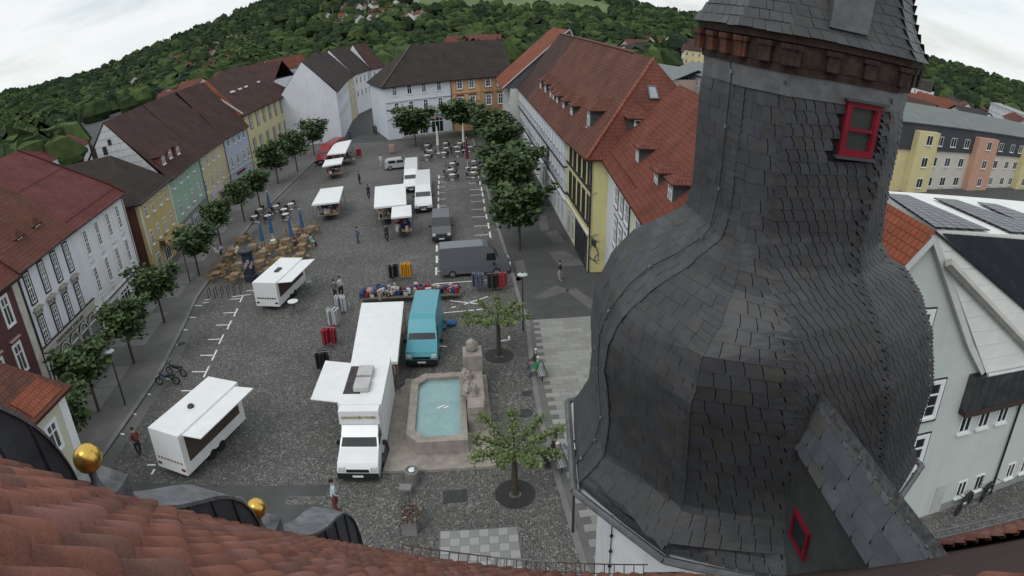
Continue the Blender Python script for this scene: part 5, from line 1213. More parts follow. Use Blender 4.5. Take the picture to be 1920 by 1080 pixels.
def wood(n, az0, az1, r0_, r1_, h0, h1, con=0.0):
    for _ in range(n):
        a = rb.uniform(az0, az1); r = rb.uniform(r0_, r1_); z = terr(a, r); hh = rb.uniform(h0, h1); x, y = r * math.sin(R(a)), r * math.cos(R(a)); mb.m = rb.choice((0, 0, 1, 2, 3)) if rb.random() > con else 3
        if rb.random() < con: mb.tube((x, y, z), (x, y, z + hh * 1.15), hh * .22, .05, 5, False)
        else: mb.blob((x, y, z + hh * .5), (hh * rb.uniform(.45, .75), hh * rb.uniform(.45, .75), hh * .55), 6, 4, .22, rb)
wood(2600, -50, -8, 950, 1560, 11, 20, .45); wood(900, -16, 12, 1250, 1560, 11, 18, .3); wood(900, -50, -20, 330, 950, 8, 15); wood(900, -24, 18, 420, 900, 7, 14); wood(1500, 28, 55, 380, 1500, 9, 16, .2); wood(500, 9, 20, 800, 1560, 9, 15, .2); wood(380, -52, -40, 150, 330, 8, 14); wood(200, -22, 14, 230, 400, 7, 12)
tag(mb.build('distant_wood', GM), 'wooded hillsides and valley trees behind the town', 'woods', kind='stuff')
hw_ = MB(); hw_.box(-.5, .5, -.5, .5, -.6, .6); hwm = hw_.mesh('wall', WHITE)
hr_ = MB()
for sgn in (1, -1): hr_.face([(-.55, .6 * sgn, .55), (.55, .6 * sgn, .55), (.55, 0, 1.15), (-.55, 0, 1.15)])
hrm = hr_.mesh('roof', T_BRN)
hg_ = MB(); hg_.face([(.5, -.5, .6), (.5, .5, .6), (.5, 0, 1.1)]); hg_.face([(-.5, -.5, .6), (-.5, .5, .6), (-.5, 0, 1.1)]); hgm = hg_.mesh('gable', WHITE)
WCS = [WHITE, CREAMF, plain((.5, .46, .40), .8), plain((.62, .60, .58), .8)]; RCS = [plain(c, .9, 0, .3, .3, .1) for c in ((.13, .055, .045), (.08, .05, .045), (.05, .048, .05), (.16, .065, .045))]
def far_house(x, y, z, L, D, H_, rz, label, group=None, wc=None, rc=None, name='distant_house'):
    t = thing(name, label, 'house', (x, y, z), rz, group); wc = wc or rb.choice(WCS); rc = rc or rb.choice(RCS)
    for n_, m_, mm in (('wall', hwm, wc), ('roof', hrm, rc), ('gable', hgm, wc)): inst(n_, m_, t, (0, 0, H_ * .6), 0, (L, D, H_), mm)
for az0, az1, r0_, r1_, n, lb in ((-33, -22, 550, 950, 60, 'small pale house in the village on the left wooded hillside'), (-16, -7, 700, 1000, 40, 'small pale house in the village below the far meadow'), (-30, -20, 260, 500, 34, 'town house roof among trees behind the left row'), (0, 17, 260, 520, 22, 'red roofed house among trees behind the right row'), (34, 46, 180, 420, 18, 'town house beyond the coloured flats at the right')):
    for _ in range(n):
        a, r = rb.uniform(az0, az1), rb.uniform(r0_, r1_); far_house(r * math.sin(R(a)), r * math.cos(R(a)), terr(a, r), rb.uniform(9, 16), rb.uniform(8, 11), rb.uniform(5, 7), rb.uniform(0, 3), lb, lb.replace('small pale house', 'houses').replace('town house', 'houses').replace('red roofed house', 'houses'))
def row_house(e0, e1, ze, dep, label, wc, rc, rise=6):
    a, b = G(*e0, ze), G(*e1, ze); pl = Plane(a, b); h, r0 = house('street_house', label, pl, 0, pl.L, dep, ze, wc); Qx = lambda s, z, d: pl.P(s, z, -d)
    roofmesh([[Qx(-.3, ze, -.4), Qx(pl.L + .3, ze, -.4), Qx(pl.L, ze + rise, dep / 2), Qx(0, ze + rise, dep / 2)], [Qx(pl.L, ze, dep), Qx(0, ze, dep), Qx(0, ze + rise, dep / 2), Qx(pl.L, ze + rise, dep / 2)]], rc, h, r0)
    wallmesh(pl, h, r0, [[(0, ze, 0), (0, ze + rise, dep / 2), (0, ze, dep)]], wc, 'gable'); n = max(1, int(pl.L / 2.4))
    for z in (ze - 2.3, ze - 5.2): windows(pl, h, r0, row([(k + .5) * pl.L / n for k in range(n)], max(z, .5), .9, 1.5), 'plain')
row_house((630, 172), (651, 148), 9, 11, 'grey-white street house just right of the mint corner house', WH1, T_DRK); row_house((651, 148), (662, 142), 9, 11, 'narrow cream street house beyond the grey-white one', wm((.5, .46, .34)), T_DRK); row_house((663, 140), (693, 130), 9, 11, 'white street house with big shop window down the side street', WH2, T_DRK); row_house((695, 130), (719, 125), 9, 10, 'last pale house visible down the side street', WH1, T_BRN)
row_house((507, 136), (578, 122), 8, 10, 'white house with red roof behind the mint corner house', WH2, T_RED, 4); row_house((440, 160), (515, 150), 8, 9, 'red-brown roofed house behind the long yellow building', WH1, T_BRN, 5); row_house((60, 318), (165, 268), 6, 12, 'long low building with wine red roof behind the left row', WH2, T_WINE, 4); row_house((830, 84), (935, 80), 8, 14, 'low red roofed hall behind the far orange house', WH2, T_RED, 3); row_house((1170, 135), (1262, 150), 8, 16, 'grey roofed block behind the right row', wm((.42, .33, .28)), plain((.16, .18, .18), .8), 2); row_house((1262, 132), (1318, 142), 9, 12, 'grey house with balcony left of the tower', wm((.30, .31, .33)), plain((.16, .18, .18), .8), 2); row_house((1283, 92), (1330, 98), 8, 10, 'yellow house with brown roof left of the tower cap', wm((.6, .52, .3)), T_BRN, 4); row_house((1858, 192), (1960, 232), 8, 12, 'long white school building at the right edge', WH2, plain((.3, .3, .3)), 1); row_house((1700, 160), (1745, 172), 8, 10, 'white building with grey roof behind the tower', WH2, T_DRK, 4)
# coloured flats
AP = Plane((59.84, 79.92), (78.6, 86.1)); YF, PF_, GF_ = wm((.60, .53, .29)), wm((.50, .30, .22)), wm((.55, .52, .46)); MAN = plain((.05, .055, .065), .7)
h, r0 = house('coloured_flats', 'block of yellow and salmon flats with dark mansard storey, right of the tower', AP, -14, 60, 13, 6.8, GF_, -3); Qx = lambda s, z, d: AP.P(s, z, -d)
trim(AP, h, r0, -14, 60, 6.8, 11.2, -.0 + .25, MAN, 'mansard'); roofmesh([[Qx(-14, 11.2, -.6), Qx(60, 11.2, -.6), Qx(60, 12.6, 12), Qx(-14, 12.6, 12)]], plain((.14, .16, .155), .85, 0, .2, .5), h, r0)
for s0, s1, c in ((-14, -.6, YF), (-.3, 5.6, YF), (19.0, 26.6, PF_), (40, 46, YF)): trim(AP, h, r0, s0, s1, -3, 10 if s1 - s0 < 8 else 6.8, 1.3 if s1 - s0 < 8 else .05, c, 'bay')
for z0 in (7.7, 4.1, .6): windows(AP, h, r0, row((7.6, 11.9, 16.5, 30, 35, 39), z0, 1.7, 1.6), 'apt', out=.27 if z0 > 7 else 0); windows(AP, h, r0, row((2.8, 23, 43), z0 + .2, 1.7, 1.6), 'apt', out=1.31)
# ================================================================ trees on the square
def leafy(n, rx, rz, seed, clump=None, sz=.2):
    q = random.Random(seed); m = MB()
    cl = clump or [Vector((q.gauss(0, .5) * rx, q.gauss(0, .5) * rx, q.uniform(-.75, .8) * rz)) for _ in range(46)]
    for _ in range(n):
        c = q.choice(cl); rr = .34 * rx if not clump else .26
        p = c + Vector((q.gauss(0, 1), q.gauss(0, 1), q.gauss(0, .8))) * rr * .6
        a = Vector((q.uniform(-1, 1), q.uniform(-1, 1), q.uniform(-.5, .5))).normalized() * sz; b = a.cross(Vector((q.uniform(-1, 1), q.uniform(-1, 1), 1))).normalized() * sz * .7
        m.m = q.choice((0, 1, 1, 2)); m.face((p - a, p + b, p + a, p - b))
    return m
LM = [plain(c, .7, 0, .35, 3, .3, name='leaves') for c in ((.035, .062, .024), (.050, .088, .030), (.075, .12, .040))]; LY = [plain(c, .7, 0, .35, 3, .3, name='plane_leaves') for c in ((.07, .11, .035), (.10, .15, .045), (.15, .19, .07))]
BARK = plain((.07, .06, .05), .9, 0, .3, 4)
cms = [leafy(2600, 1.0, 1.0, k, None, .14).mesh('crown', LM) for k in range(3)]
tm = MB(); tm.tube((0, 0, 0), (0, 0, .75), .05, .035, 7); 
for k in range(5): tm.tube((0, 0, .6), (.35 * math.cos(k * 1.26), .35 * math.sin(k * 1.26), 1.0), .025, .01, 5)
tmm = tm.mesh('trunk', BARK)
def street_tree(x, y, hc, rx, rz, k, label, group, z0=.12):
    t = thing('street_tree', label, 'tree', (x, y, z0), rb.uniform(0, 6), group); inst('trunk', tmm, t, sc=(2.2, 2.2, hc)); inst('crown', cms[k % 3], t, (0, 0, hc), 0, (rx * .82, rx * .82, rz * .95))
for k, (px, py, rx) in enumerate(((150, 880, 1.5), (186, 772, 1.75), (252, 682, 1.7), (309, 606, 1.75), (374, 517, 2.0), (415, 462, 1.55), (459, 416, 1.6), (489, 393, 1.5), (522, 345, 2.3), (558, 322, 2.0), (590, 292, 2.3))):
    p = G(px, py, .1); street_tree(p.x, p.y, 3.7 + (k > 7) * .6, rx, 1.45 + (k > 7) * .5, k, 'round-crowned street tree number-free row along the left pavement'.replace(' number-free', ''), 'street trees along the left pavement')
for k, (px, py, rx) in enumerate(((975, 470, 2.3), (955, 395, 2.5), (960, 372, 3.1), (940, 315, 2.9), (925, 285, 3.0), (780, 275, 3.0), (868, 258, 3.6))):
    p = G(px, py, .0); street_tree(p.x, p.y, 4.4, rx, 2.1, k + 1, 'bushy green tree in the dense row on the right and far side' , 'bushy trees on the right of the square', 0)
for (px, py, sc_, lb) in ((936, 667, 1, 'pollarded plane tree behind the fountain with knobbly leafy arms'), (966, 926, 1.02, 'pollarded plane tree nearest the town hall, in a round iron grate')):
    p = G(px, py); t = thing('plane_tree', lb, 'tree', p); m = MB(); m.tube((0, 0, 0), (0, 0, 2.6), .16, .11, 8); cl = []
    for k in range(9):
        a = k * .698 + .2; L = rb.uniform(1.5, 2.4); e = Vector((math.cos(a) * L, math.sin(a) * L, 3.1 + rb.uniform(-.2, .3))); m.tube((0, 0, 2.5), e, .06, .03, 5); cl += [Vector((0, 0, 2.6)).lerp(e, f) for f in (.3, .5, .65, .8, .92, 1)]
    m.build('trunk', BARK, t); leafy(1900, 1, 1, 5, cl, .085).build('crown', LY, t); m = MB(); m.lathe([(.93, .0), (.93, .02), (.3, .025)], 24); m.build('tree_grate', plain((.035, .033, .033), .7), t)
# ================================================================ fountain
SAND = plain((.30, .27, .24), .85, 0, .25, 2, .2, .3, .2, 12, 'sandstone'); fx, fy = -3.9, 27.4
f = thing('fountain', 'sandstone fountain with oblong blue-green basin and carved column wall', 'fountain', (fx, fy, 0), R(5))
m = MB(); m.prism([(-2.9, -4.2), (2.6, -4.2), (2.6, 4.0), (-2.3, 4.0), (-2.3, 3.4), (-2.9, 2.4), (-3.1, 2.0), (-3.1, -1.2), (-2.7, -2.6)], .0, .16); m.build('plinth', SAND, f)
oc = [(-1.8, -2.4), (-1.2, -3.1), (1.3, -3.1), (1.3, 3.2), (-1.1, 3.2), (-1.8, 2.5)]; ic = [(x * .76, y * .86) for x, y in oc]; m = MB()
for k in range(6):
    a, b, c, d = oc[k], oc[(k + 1) % 6], ic[(k + 1) % 6], ic[k]; m.face([(*a, .95), (*b, .95), (*c, .95), (*d, .95)]); m.face([(*a, .16), (*b, .16), (*b, .95), (*a, .95)]); m.face([(*d, .3), (*c, .3), (*c, .95), (*d, .95)])
m.build('basin', SAND, f); m = MB(); m.face([(x, y, .72) for x, y in ic]); m.build('water', plain((.22, .36, .37), .08, 0, .12, 1.5, .5, .08), f); m = MB()
for k in range(5): m.blob((-.2 + .12 * k, .1 * (k % 3), .74), (.12, .05, .03), 6, 4)
tag(m.build('splash', WHITE, f), kind='stuff')
m = MB(); m.box(1.35, 2.3, -1.4, 3.6, .16, 1.3); m.box(1.25, 2.35, 2.6, 3.8, 1.3, 2.3); m.box(1.4, 2.2, -1.5, -.6, 1.3, 1.7); m.build('column_wall', SAND, f); m = MB(); m.blob((1.8, 3.2, 2.65), (.38, .25, .45), 10, 7, .15); m.build('carved_urn', SAND, f, True); m = MB(); m.blob((1.5, .2, 1.6), (.45, .7, .45), 10, 7, .25); m.blob((1.4, 1.9, 1.5), (.35, .45, .4), 9, 6, .25); tag(m.build('carved_figures', SAND, f), kind='stuff')
# ================================================================ vehicles
TYR = plain((.02, .02, .02), .8); 
def vehicle(name, label, cat, a, b, wd, prof, col, glass, wheels=(.17, .80), plate=True, lights=True):
    """prof: (x fraction, z roof/bonnet height) outline from rear to front; glass: [(x0,z0,x1,z1)] side panes"""
    a, b = Vector(a), Vector(b); L = (b - a).length; t = thing(name, label, cat, (a.x, a.y, 0), math.atan2(b.y - a.y, b.x - a.x)); m = MB(); hw = wd / 2; zb = .32
    tuck = lambda z: hw - max(0, z - 1.0) * .10
    for (x0, z0), (x1, z1) in zip(prof[:-1], prof[1:]):
        A = [(x0 * L, tuck(z0), z0), (x1 * L, tuck(z1), z1)]; m.face([A[0], A[1], (A[1][0], -A[1][1], z1), (A[0][0], -A[0][1], z0)])
        for s in (1, -1):
            w0, w1 = min(z0, 1.0), min(z1, 1.0); m.face([(x0 * L, s * hw, zb), (x1 * L, s * hw, zb), (x1 * L, s * hw, w1), (x0 * L, s * hw, w0)]); m.face([(x0 * L, s * hw, w0), (x1 * L, s * hw, w1), (x1 * L, s * tuck(z1), z1), (x0 * L, s * tuck(z0), z0)])
    for x, z in (prof[0], prof[-1]): m.face([(x * L, hw, zb), (x * L, -hw, zb), (x * L, -tuck(z), z), (x * L, tuck(z), z)])
    m.face([(0, hw, zb), (L, hw, zb), (L, -hw, zb), (0, -hw, zb)]); m.build('body', col, t)
    ws = glass[0]; m = MB(); (xa, za), (xb, zb2) = ws; n = Vector((za - zb2, 0, (xb - xa) * L)).normalized(); n = n if n.z > 0 else -n; o = n * .012
    m.face([Vector((xa * L, s * (tuck(za) - .10), za)) + o for s in (1, -1)] + [Vector((xb * L, s * (tuck(zb2) - .08), zb2)) + o for s in (-1, 1)]); m.build('windscreen', DARKG, t)
    for (x0, x1, z0, z1) in glass[1:]:
        for s in (1, -1): m = MB(); m.face([(x0 * L, s * (tuck(z0) + .01), z0), (x1 * L, s * (tuck(z0) + .01), z0), (x1 * L - .1, s * (tuck(z1) + .01), z1), (x0 * L + .05, s * (tuck(z1) + .01), z1)]); m.build('side_window', DARKG, t)
    for x in wheels:
        for s in (1, -1): m = MB(); m.tube((x * L, s * (hw - .2), .33), (x * L, s * (hw + .02), .33), .33, n=14); w_ = m.build('wheel', TYR, t); m = MB(); m.tube((x * L, s * (hw + .02), .33), (x * L, s * (hw + .03), .33), .2, n=12); m.build('rim', STEEL, w_)
    m = MB(); m.box(L - .04, L + .05, -hw, hw, .28, .62); m.build('bumper', BLACK, t); m = MB(); m.box(L, L + .02, -hw * .55, hw * .55, .68, .84); m.build('grille', BLACK, t)
    for s in (1, -1):
        m = MB(); m.cbox((L - .02, s * hw * .78, .86), (.1, .3, .2)); m.build('headlight', plain((.6, .62, .64), .15), t); m = MB(); m.cbox((.0, s * hw * .85, .95), (.06, .16, .4)); m.build('tail_light', plain((.3, .01, .01), .3), t); m = MB(); m.cbox((L * .76, s * (hw + .16), 1.15), (.14, .2, .22)); m.build('mirror', BLACK, t)
    if plate: m = MB(); m.box(L + .05, L + .06, -.26, .26, .42, .53); m.build('number_plate', WHITE, t)
    return t, L
VP = [(0, 2.5), (.02, 2.6), (.62, 2.62), (.70, 2.5), (.84, 1.45), (.97, 1.1), (1, .75)]; VG = [((.70, 2.42), (.835, 1.5)), (.66, .80, 1.35, 1.95)]
CPf = [(0, .95), (.03, 1.25), (.12, 1.45), (.55, 1.5), (.72, 1.0), (.95, .85), (1, .6)]; CG = [((.56, 1.46), (.705, 1.03)), (.12, .36, .98, 1.36), (.38, .62, .98, 1.36)]
pc = lambda c, r=.3: plain(c, r, .1, .05, 1, .5, name='car_paint')
vehicle('delivery_van', 'turquoise van beside the large white market canopy', 'van', (-5.9, 38.9), (-5.7, 32.6), 2.0, VP, pc((.075, .30, .36)), VG)
vehicle('delivery_van', 'grey panel van parked across the bays near the lamp post', 'van', (-6.0, 47.6), (-.2, 48.3), 2.0, VP, pc((.13, .14, .16)), VG)
p, q = G(795, 345), G(795, 400); vehicle('delivery_van', 'white van nearest the dark car, beside the middle stalls', 'van', p, q, 1.95, [(0, 1.9), (.6, 1.95), (.68, 1.85), (.82, 1.25), (.97, 1.0), (1, .7)], pc((.7, .72, .73)), [((.68, 1.8), (.815, 1.3)), (.6, .78, 1.2, 1.6)])
p, q = G(773, 320), G(772, 362); vehicle('delivery_van', 'white van half hidden behind the middle stall', 'van', p, q, 1.9, [(0, 1.9), (.6, 1.95), (.68, 1.85), (.82, 1.25), (.97, 1.0), (1, .7)], pc((.72, .74, .74)), [((.68, 1.8), (.815, 1.3)), (.6, .78, 1.2, 1.6)])
p, q = G(828, 410), G(829, 456); vehicle('parked_car', 'dark grey estate car between the white van and the grey van', 'car', p, q, 1.85, CPf, pc((.03, .033, .038), .15), CG)
p, q = G(722, 318), G(780, 312); vehicle('parked_car', 'silver estate car in front of the far cafe tables', 'car', p, q, 1.8, CPf, pc((.45, .46, .47)), CG)
p, q = G(640, 285), G(602, 310); vehicle('delivery_van', 'red van behind the far white clothes canopy under a tree', 'van', p, q, 2.0, VP, pc((.25, .012, .02)), VG)
t, L = vehicle('food_truck', 'white chicken grill truck with open serving flap nearest the fountain', 'truck', (-7.9, 29.0), (-7.45, 22.2), 2.0, [(.62, 2.2), (.72, 2.15), (.86, 1.35), (.97, 1.05), (1, .75)], pc((.75, .76, .77)), [((.72, 2.08), (.855, 1.4)), (.68, .82, 1.3, 1.8)])
m = MB(); m.box(0, L * .66, -1.1, 1.1, .5, 2.95); m.build('box_body', WHITE, t); m = MB(); m.box(L * .64, L * .74, -1.0, 1.0, 2.15, 2.9); m.build('cab_fairing', WHITE, t)
for x in (1.3, 2.5): m = MB(); m.box(x, x + 1.0, -.45, .35, 3.0, 3.25); m.build('roof_vent', plain((.45, .45, .45), .6), t)
m = MB(); m.box(.9, 3.6, -1.0, -.1, 2.952, 2.957); m.build('soot_stain', plain((.06, .05, .055), .9, 0, .5, 3), t)
fl = MB(); T = Matrix.Translation((.3, -1.1, 2.75)) @ Matrix.Rotation(R(-8), 4, 'X'); fl.box(0, 3.8, -1.5, 0, 0, .05, T); fo = fl.build('serving_flap', WHITE, t)
for tx, y, c in (('HÄHNCHEN', -.55, plain((.30, .05, .03), .6)), ('MOBIL', -1.1, BLACK)): textobj(tx, .5, c, t, (1.9, -1.1 + y, 2.81), (R(-8), 0, 0))
textobj('HÄHNCHEN MOBIL', .2, plain((.25, .2, .02)), t, (L * .745, 0, 2.55), (R(90), 0, R(90)))
def trailer(label, a, b, wd, hh, side, extra):
    a, b = Vector(a), Vector(b); L = (b - a).length; t = thing('food_trailer', label, 'trailer', (a.x, a.y, 0), math.atan2(b.y - a.y, b.x - a.x)); m = MB(); m.box(0, L, -wd / 2, wd / 2, .45, hh); m.build('body', WHITE, t); m = MB(); T = Matrix.Translation((0, side * wd / 2, hh - .15)) @ Matrix.Rotation(side * R(6), 4, 'X'); m.box(.3, L - .3, min(0, side * 1.3), max(0, side * 1.3), 0, .05, T); m.build('serving_flap', WHITE, t); m = MB(); m.box(.4, L - .4, side * wd / 2 - .01, side * wd / 2 + .012, 1.1, hh - .25); m.build('serving_hatch', plain((.08, .06, .05), .7), t)
    for x in (.4, .55):
        for s in (1, -1): m = MB(); m.tube((x * L, s * (wd / 2 - .2), .3), (x * L, s * (wd / 2 + .01), .3), .3, n=12); m.build('wheel', TYR, t)
    m = MB(); m.box(L * .4, L * .55, -.25, .1, hh, hh + .12) if extra else m.blob((L * .45, 0, hh + .05), (.2, .2, .15), 8, 5); m.build('roof_vent', IRON, t)
    for s in (1, -1): m = MB(); m.cbox((-.012, s * wd * .4, .75), (.02, .25, .15)); m.build('tail_light', plain((.15, .01, .01)), t)
    for k in range(8): m = MB(); m.cbox((-.012, -wd * .38 + k * wd * .108, 1.15), (.02, .14, .12)); m.build('wave_motif' if extra else 'food_motif', BLACK if extra else plain((.35, .2, .14)), t)
trailer('white fish trailer with raised flap and wave motifs by the cafe tables', (-19.1, 41.0), (-18.5, 46.3), 2.1, 2.5, -1, True); trailer('white food truck with hand prints and open flap, lower left of the square', (-17.1, 21.2), (-16.0, 26.4), 2.1, 2.9, -1, False)
# ================================================================ stalls with goods
GC = [plain(c, .85, 0, .2, 6) for c in ((.02, .02, .025), (.10, .11, .16), (.45, .46, .48), (.28, .03, .04), (.04, .06, .14), (.5, .35, .33), (.30, .28, .24))]
def goods(label, x0, x1, y0, y1, z0, z1, n, loc, rz):
    m = MB()
    for _ in range(n): m.m = rb.randrange(7); m.cbox((rb.uniform(x0, x1), rb.uniform(y0, y1), rb.uniform(z0, z1)), (rb.uniform(.2, .45), rb.uniform(.08, .3), rb.uniform(.1, .6)), rb.uniform(0, 3))
    o = m.build('clothes', GC, loc=loc, rz=rz); tag(o, label, 'clothes', kind='stuff')
def stall(label, P4, z, c=WHITE, gl=None, n=60):
    q = [G(x, y, z) for x, y in P4]; o = sum(q, Vector()) / 4; o.z = 0; t = thing('market_stall', label, 'stall', o); m = MB(); up = Vector((0, 0, .18)); ce = sum(q, Vector()) / 4 + up
    for k in range(4): m.face([q[k] - o, q[(k + 1) % 4] - o, ce - o]); m.face([q[k] - o, q[(k + 1) % 4] - o, q[(k + 1) % 4] - o - up, q[k] - o - up])
    m.build('canopy', c, t)
    for k in range(4): m = MB(); e = q[k].lerp(ce, .04) - o; m.tube((e.x, e.y, 0), (e.x, e.y, z), .03, n=6); m.build('pole', STEEL, t)
    w_ = (q[1] - q[0]).length * .42; d_ = (q[3] - q[0]).length * .44; rz = math.atan2((q[1] - q[0]).y, (q[1] - q[0]).x); m = MB(); m.box(-w_, w_, -d_, d_, .75, .8); m.build('table', plain((.25, .2, .15), .8), t, rz=rz)
    goods(gl or 'clothes and goods crowded under ' + label, -w_, w_, -d_, d_, .9, 1.9, n, o, rz)
stall('the large plain white market canopy left of the turquoise van', [(678, 568), (757, 565), (745, 678), (658, 680)], 2.4, n=90); stall('the white canopy with grey seams in the middle of the square', [(703, 350), (760, 344), (762, 383), (701, 389)], 2.3); stall('the white canopy left of centre near the blue parasols', [(601, 354), (644, 349), (636, 378), (584, 384)], 2.3); stall('the big white canopy beside the red van', [(627, 268), (659, 262), (648, 286), (613, 290)], 2.3); stall('the smaller white canopy in front of the red van', [(610, 300), (644, 295), (640, 306), (604, 312)], 2.2); stall('the small white kiosk canopy with yellow sign and dark open front', [(735, 388), (771, 384), (772, 404), (733, 408)], 2.4)
p = G(760, 562); goods('shoes and clothes heaped on the long sales table behind the turquoise van', -3.4, 4.2, -.5, .5, .6, 1.0, 150, (p.x, p.y, 0), .06); mt = MB(); mt.box(-3.5, 4.3, -.6, .6, .45, .55)
for x in (-3.3, 0, 4.1): mt.tube((x, 0, 0), (x, 0, .5), .05, n=5)
tag(mt.build('sales_table', plain((.2, .16, .12), .8), loc=(p.x, p.y, 0), rz=.06), 'long low sales table behind the turquoise van', 'table')
for px, py, c, lb in ((739, 526, 0, 'rack of black jackets standing alone left of the grey van'), (764, 523, None, 'rack of orange-yellow jackets beside the black jackets'), (610, 698, 0, 'black suitcase-like goods rack nearest the white truck'), (621, 650, 3, 'dark rack of bags with pink tops left of the big canopy'), (627, 612, 2, 'grey goods rack third from the truck'), (641, 588, 2, 'rack of bags at the far end of the left line'), (898, 545, 1, 'blue striped clothes on a rack right of the sales table'), (925, 545, 0, 'black trousers hanging on a tall rack by the lamp'), (940, 543, 3, 'pale and red trousers on the last tall rack'), (735, 288, 5, 'pink and mint tops on a rack by the silver car'), (674, 296, 3, 'red patterned clothes rack in front of the far canopy')):
    p = G(px, py); m = MB(); mm = GC[c] if c is not None else plain((.55, .26, .02), .8, 0, .2, 5)
    for k in range(7): m.cbox((rb.uniform(-.05, .05) + (k - 3) * .12, rb.uniform(-.1, .1), .85 + rb.uniform(-.05, .1)), (.1, .5, 1.1), rb.uniform(-.3, .3))
    t = thing('clothes_rack', lb, 'rack', p, rb.uniform(-.2, .2)); o = m.build('garments', mm, t); tag(o, kind='stuff'); m = MB(); m.tube((-.5, 0, 1.5), (.5, 0, 1.5), .02, n=5)
    for x in (-.5, .5): m.tube((x, 0, 0), (x, 0, 1.5), .02, n=5); m.tube((x, -.35, .03), (x, .35, .03), .02, n=5)
    m.build('frame', STEEL, t)
# ================================================================ cafe furniture
WOOD = plain((.24, .16, .09), .7, 0, .25, 4)
def tbl(mt): m = MB(); m.box(-.42, .42, -.42, .42, .70, .75); [m.tube((x, y, 0), (x * .95, y * .95, .7), .03, n=4) for x in (-.35, .35) for y in (-.35, .35)]; return m.mesh('cafe_table', mt)
def rtbl(mt): m = MB(); m.lathe([(0, .75), (.42, .75), (.42, .71), (0, .71)], 14); m.tube((0, 0, 0), (0, 0, .71), .03, n=5); m.lathe([(.25, 0), (.05, .06)], 8); return m.mesh('round_table', mt)
def chr_(mt): m = MB(); m.box(-.22, .22, -.22, .22, .42, .46); m.box(-.22, .22, .19, .23, .46, .88); [m.tube((x, y, 0), (x, y, .42), .02, n=4) for x in (-.19, .19) for y in (-.19, .19)]; return m.mesh('cafe_chair', mt)
tw_, ch_, rt_, chd = tbl(WOOD), chr_(plain((.26, .18, .09), .7, 0, .2, 4)), rtbl(plain((.6, .6, .58), .5)), chr_(plain((.04, .035, .035), .7))
def table_set(px, py, tm_, cm_, nm, lb, lc, gt, gc, n=4):
    p = G(px, py, .75); a0 = rb.uniform(-.2, .2); tag(inst(nm, tm_, None, (p.x, p.y, .02), a0), lb, 'table', gt)
    for k in range(n): a = a0 + k * 2 * math.pi / n + rb.uniform(-.15, .15); tag(inst('cafe_chair', cm_, None, (p.x + .78 * math.sin(a) * 1, p.y - .78 * math.cos(a) * -1, .02), -a + rb.uniform(-.2, .2)), lc, 'chair', gc)
for px, py in ((405, 511), (414, 497), (428, 477), (439, 466), (440, 513), (448, 493), (455, 444), (474, 459), (487, 489), (492, 471), (523, 484), (531, 464), (537, 448), (551, 494), (563, 475), (566, 458), (552, 430), (583, 425), (502, 503), (512, 455), (570, 443)): table_set(px, py, tw_, ch_, 'cafe_table', 'square wooden cafe table among the blue parasols', 'wooden cafe chair among the blue parasols', 'wooden cafe tables', 'wooden cafe chairs')
for px, py in ((477, 405), (487, 392), (502, 404), (517, 386), (532, 392), (535, 401), (545, 382)): table_set(px, py, rt_, chd, 'round_table', 'white-topped round table behind the blue parasols', 'dark chair at the white-topped round tables', 'white round tables on the left', 'dark chairs on the left', 2)
for px, py in ((848, 306), (844, 318), (848, 327), (889, 302), (889, 314), (887, 323), (800, 272), (806, 282), (832, 286), (836, 277), (858, 284), (855, 275), (862, 268), (800, 291), (880, 275), (835, 268)): table_set(px, py, rt_, chd, 'round_table', 'pale round table on the far cafe terrace', 'dark chair on the far cafe terrace', 'far terrace tables', 'far terrace chairs', 3)
BLU = plain((.045, .11, .24), .8, 0, .25, 3)
def parasol(px, py, hh, c, lb, g=None):
    p = G(px, py); t = thing('parasol', lb, 'parasol', p, 0, g); m = MB(); m.tube((0, 0, 0), (0, 0, hh), .03, n=6); m.lathe([(.3, 0), (.3, .08), (.05, .1)], 10); m.build('pole', WHITE, t); m = MB(); m.lathe([(.05, hh), (.14, hh * .8), (.19, hh * .5), (.24, hh * .32), (.06, hh * .34)], 9); m.build('canopy', c, t); m = MB(); m.blob((0, 0, hh + .03), .07, 6, 4); m.build('knob', WHITE, t)
for px, py in ((495, 467), (512, 451), (549, 458), (569, 441), (508, 402)): parasol(px, py, 2.9, BLU, 'closed blue parasol on the left cafe terrace', 'closed blue parasols')
for px, py, c, lb in ((822, 288, plain((.62, .64, .54), .8), 'closed cream parasol left of the pair by the far shop'), (870, 282, plain((.62, .64, .54), .8), 'closed cream parasol right of the pair by the far shop'), (877, 315, plain((.14, .02, .045), .8), 'closed dark red parasol on the far terrace')): parasol(px, py, 4.2, c, lb)
p = G(472, 525); t = thing('advertising_column', 'dark blue advertising column behind the white fish trailer', 'column', p); m = MB(); m.lathe([(.62, 0), (.62, .6), (.52, .65), (.52, 2.7), (.55, 2.75)], 18); m.build('shaft', plain((.03, .035, .06), .5), t); m = MB(); m.lathe([(.55, 2.75), (.75, 2.85), (.75, 3.0), (.1, 3.15)], 18); m.build('cap', IRON, t)
for k in range(5): m = MB(); m.cbox((.54 * math.cos(-1.9 + k * .35), .54 * math.sin(-1.9 + k * .35), 1.5 + .25 * (k % 3)), (.04, .25, .35), -1.9 + k * .35); m.build('poster', plain((.3 + .1 * (k % 2), .3, .32)), t)
m0 = MB(); m0.path([(0, -.35, 0), (0, -.35, .85), (0, .35, .85), (0, .35, 0)], .03, 6); bm_ = m0.mesh('bike_stand', BLACK)
for px, py in ((394, 558), (406, 557), (418, 555), (430, 553), (441, 551), (453, 549)): p = G(px, py); tag(inst('bike_stand', bm_, None, p, .2), 'black hoop bicycle stand in the row left of the fish trailer', 'bike stand', 'row of bicycle stands')
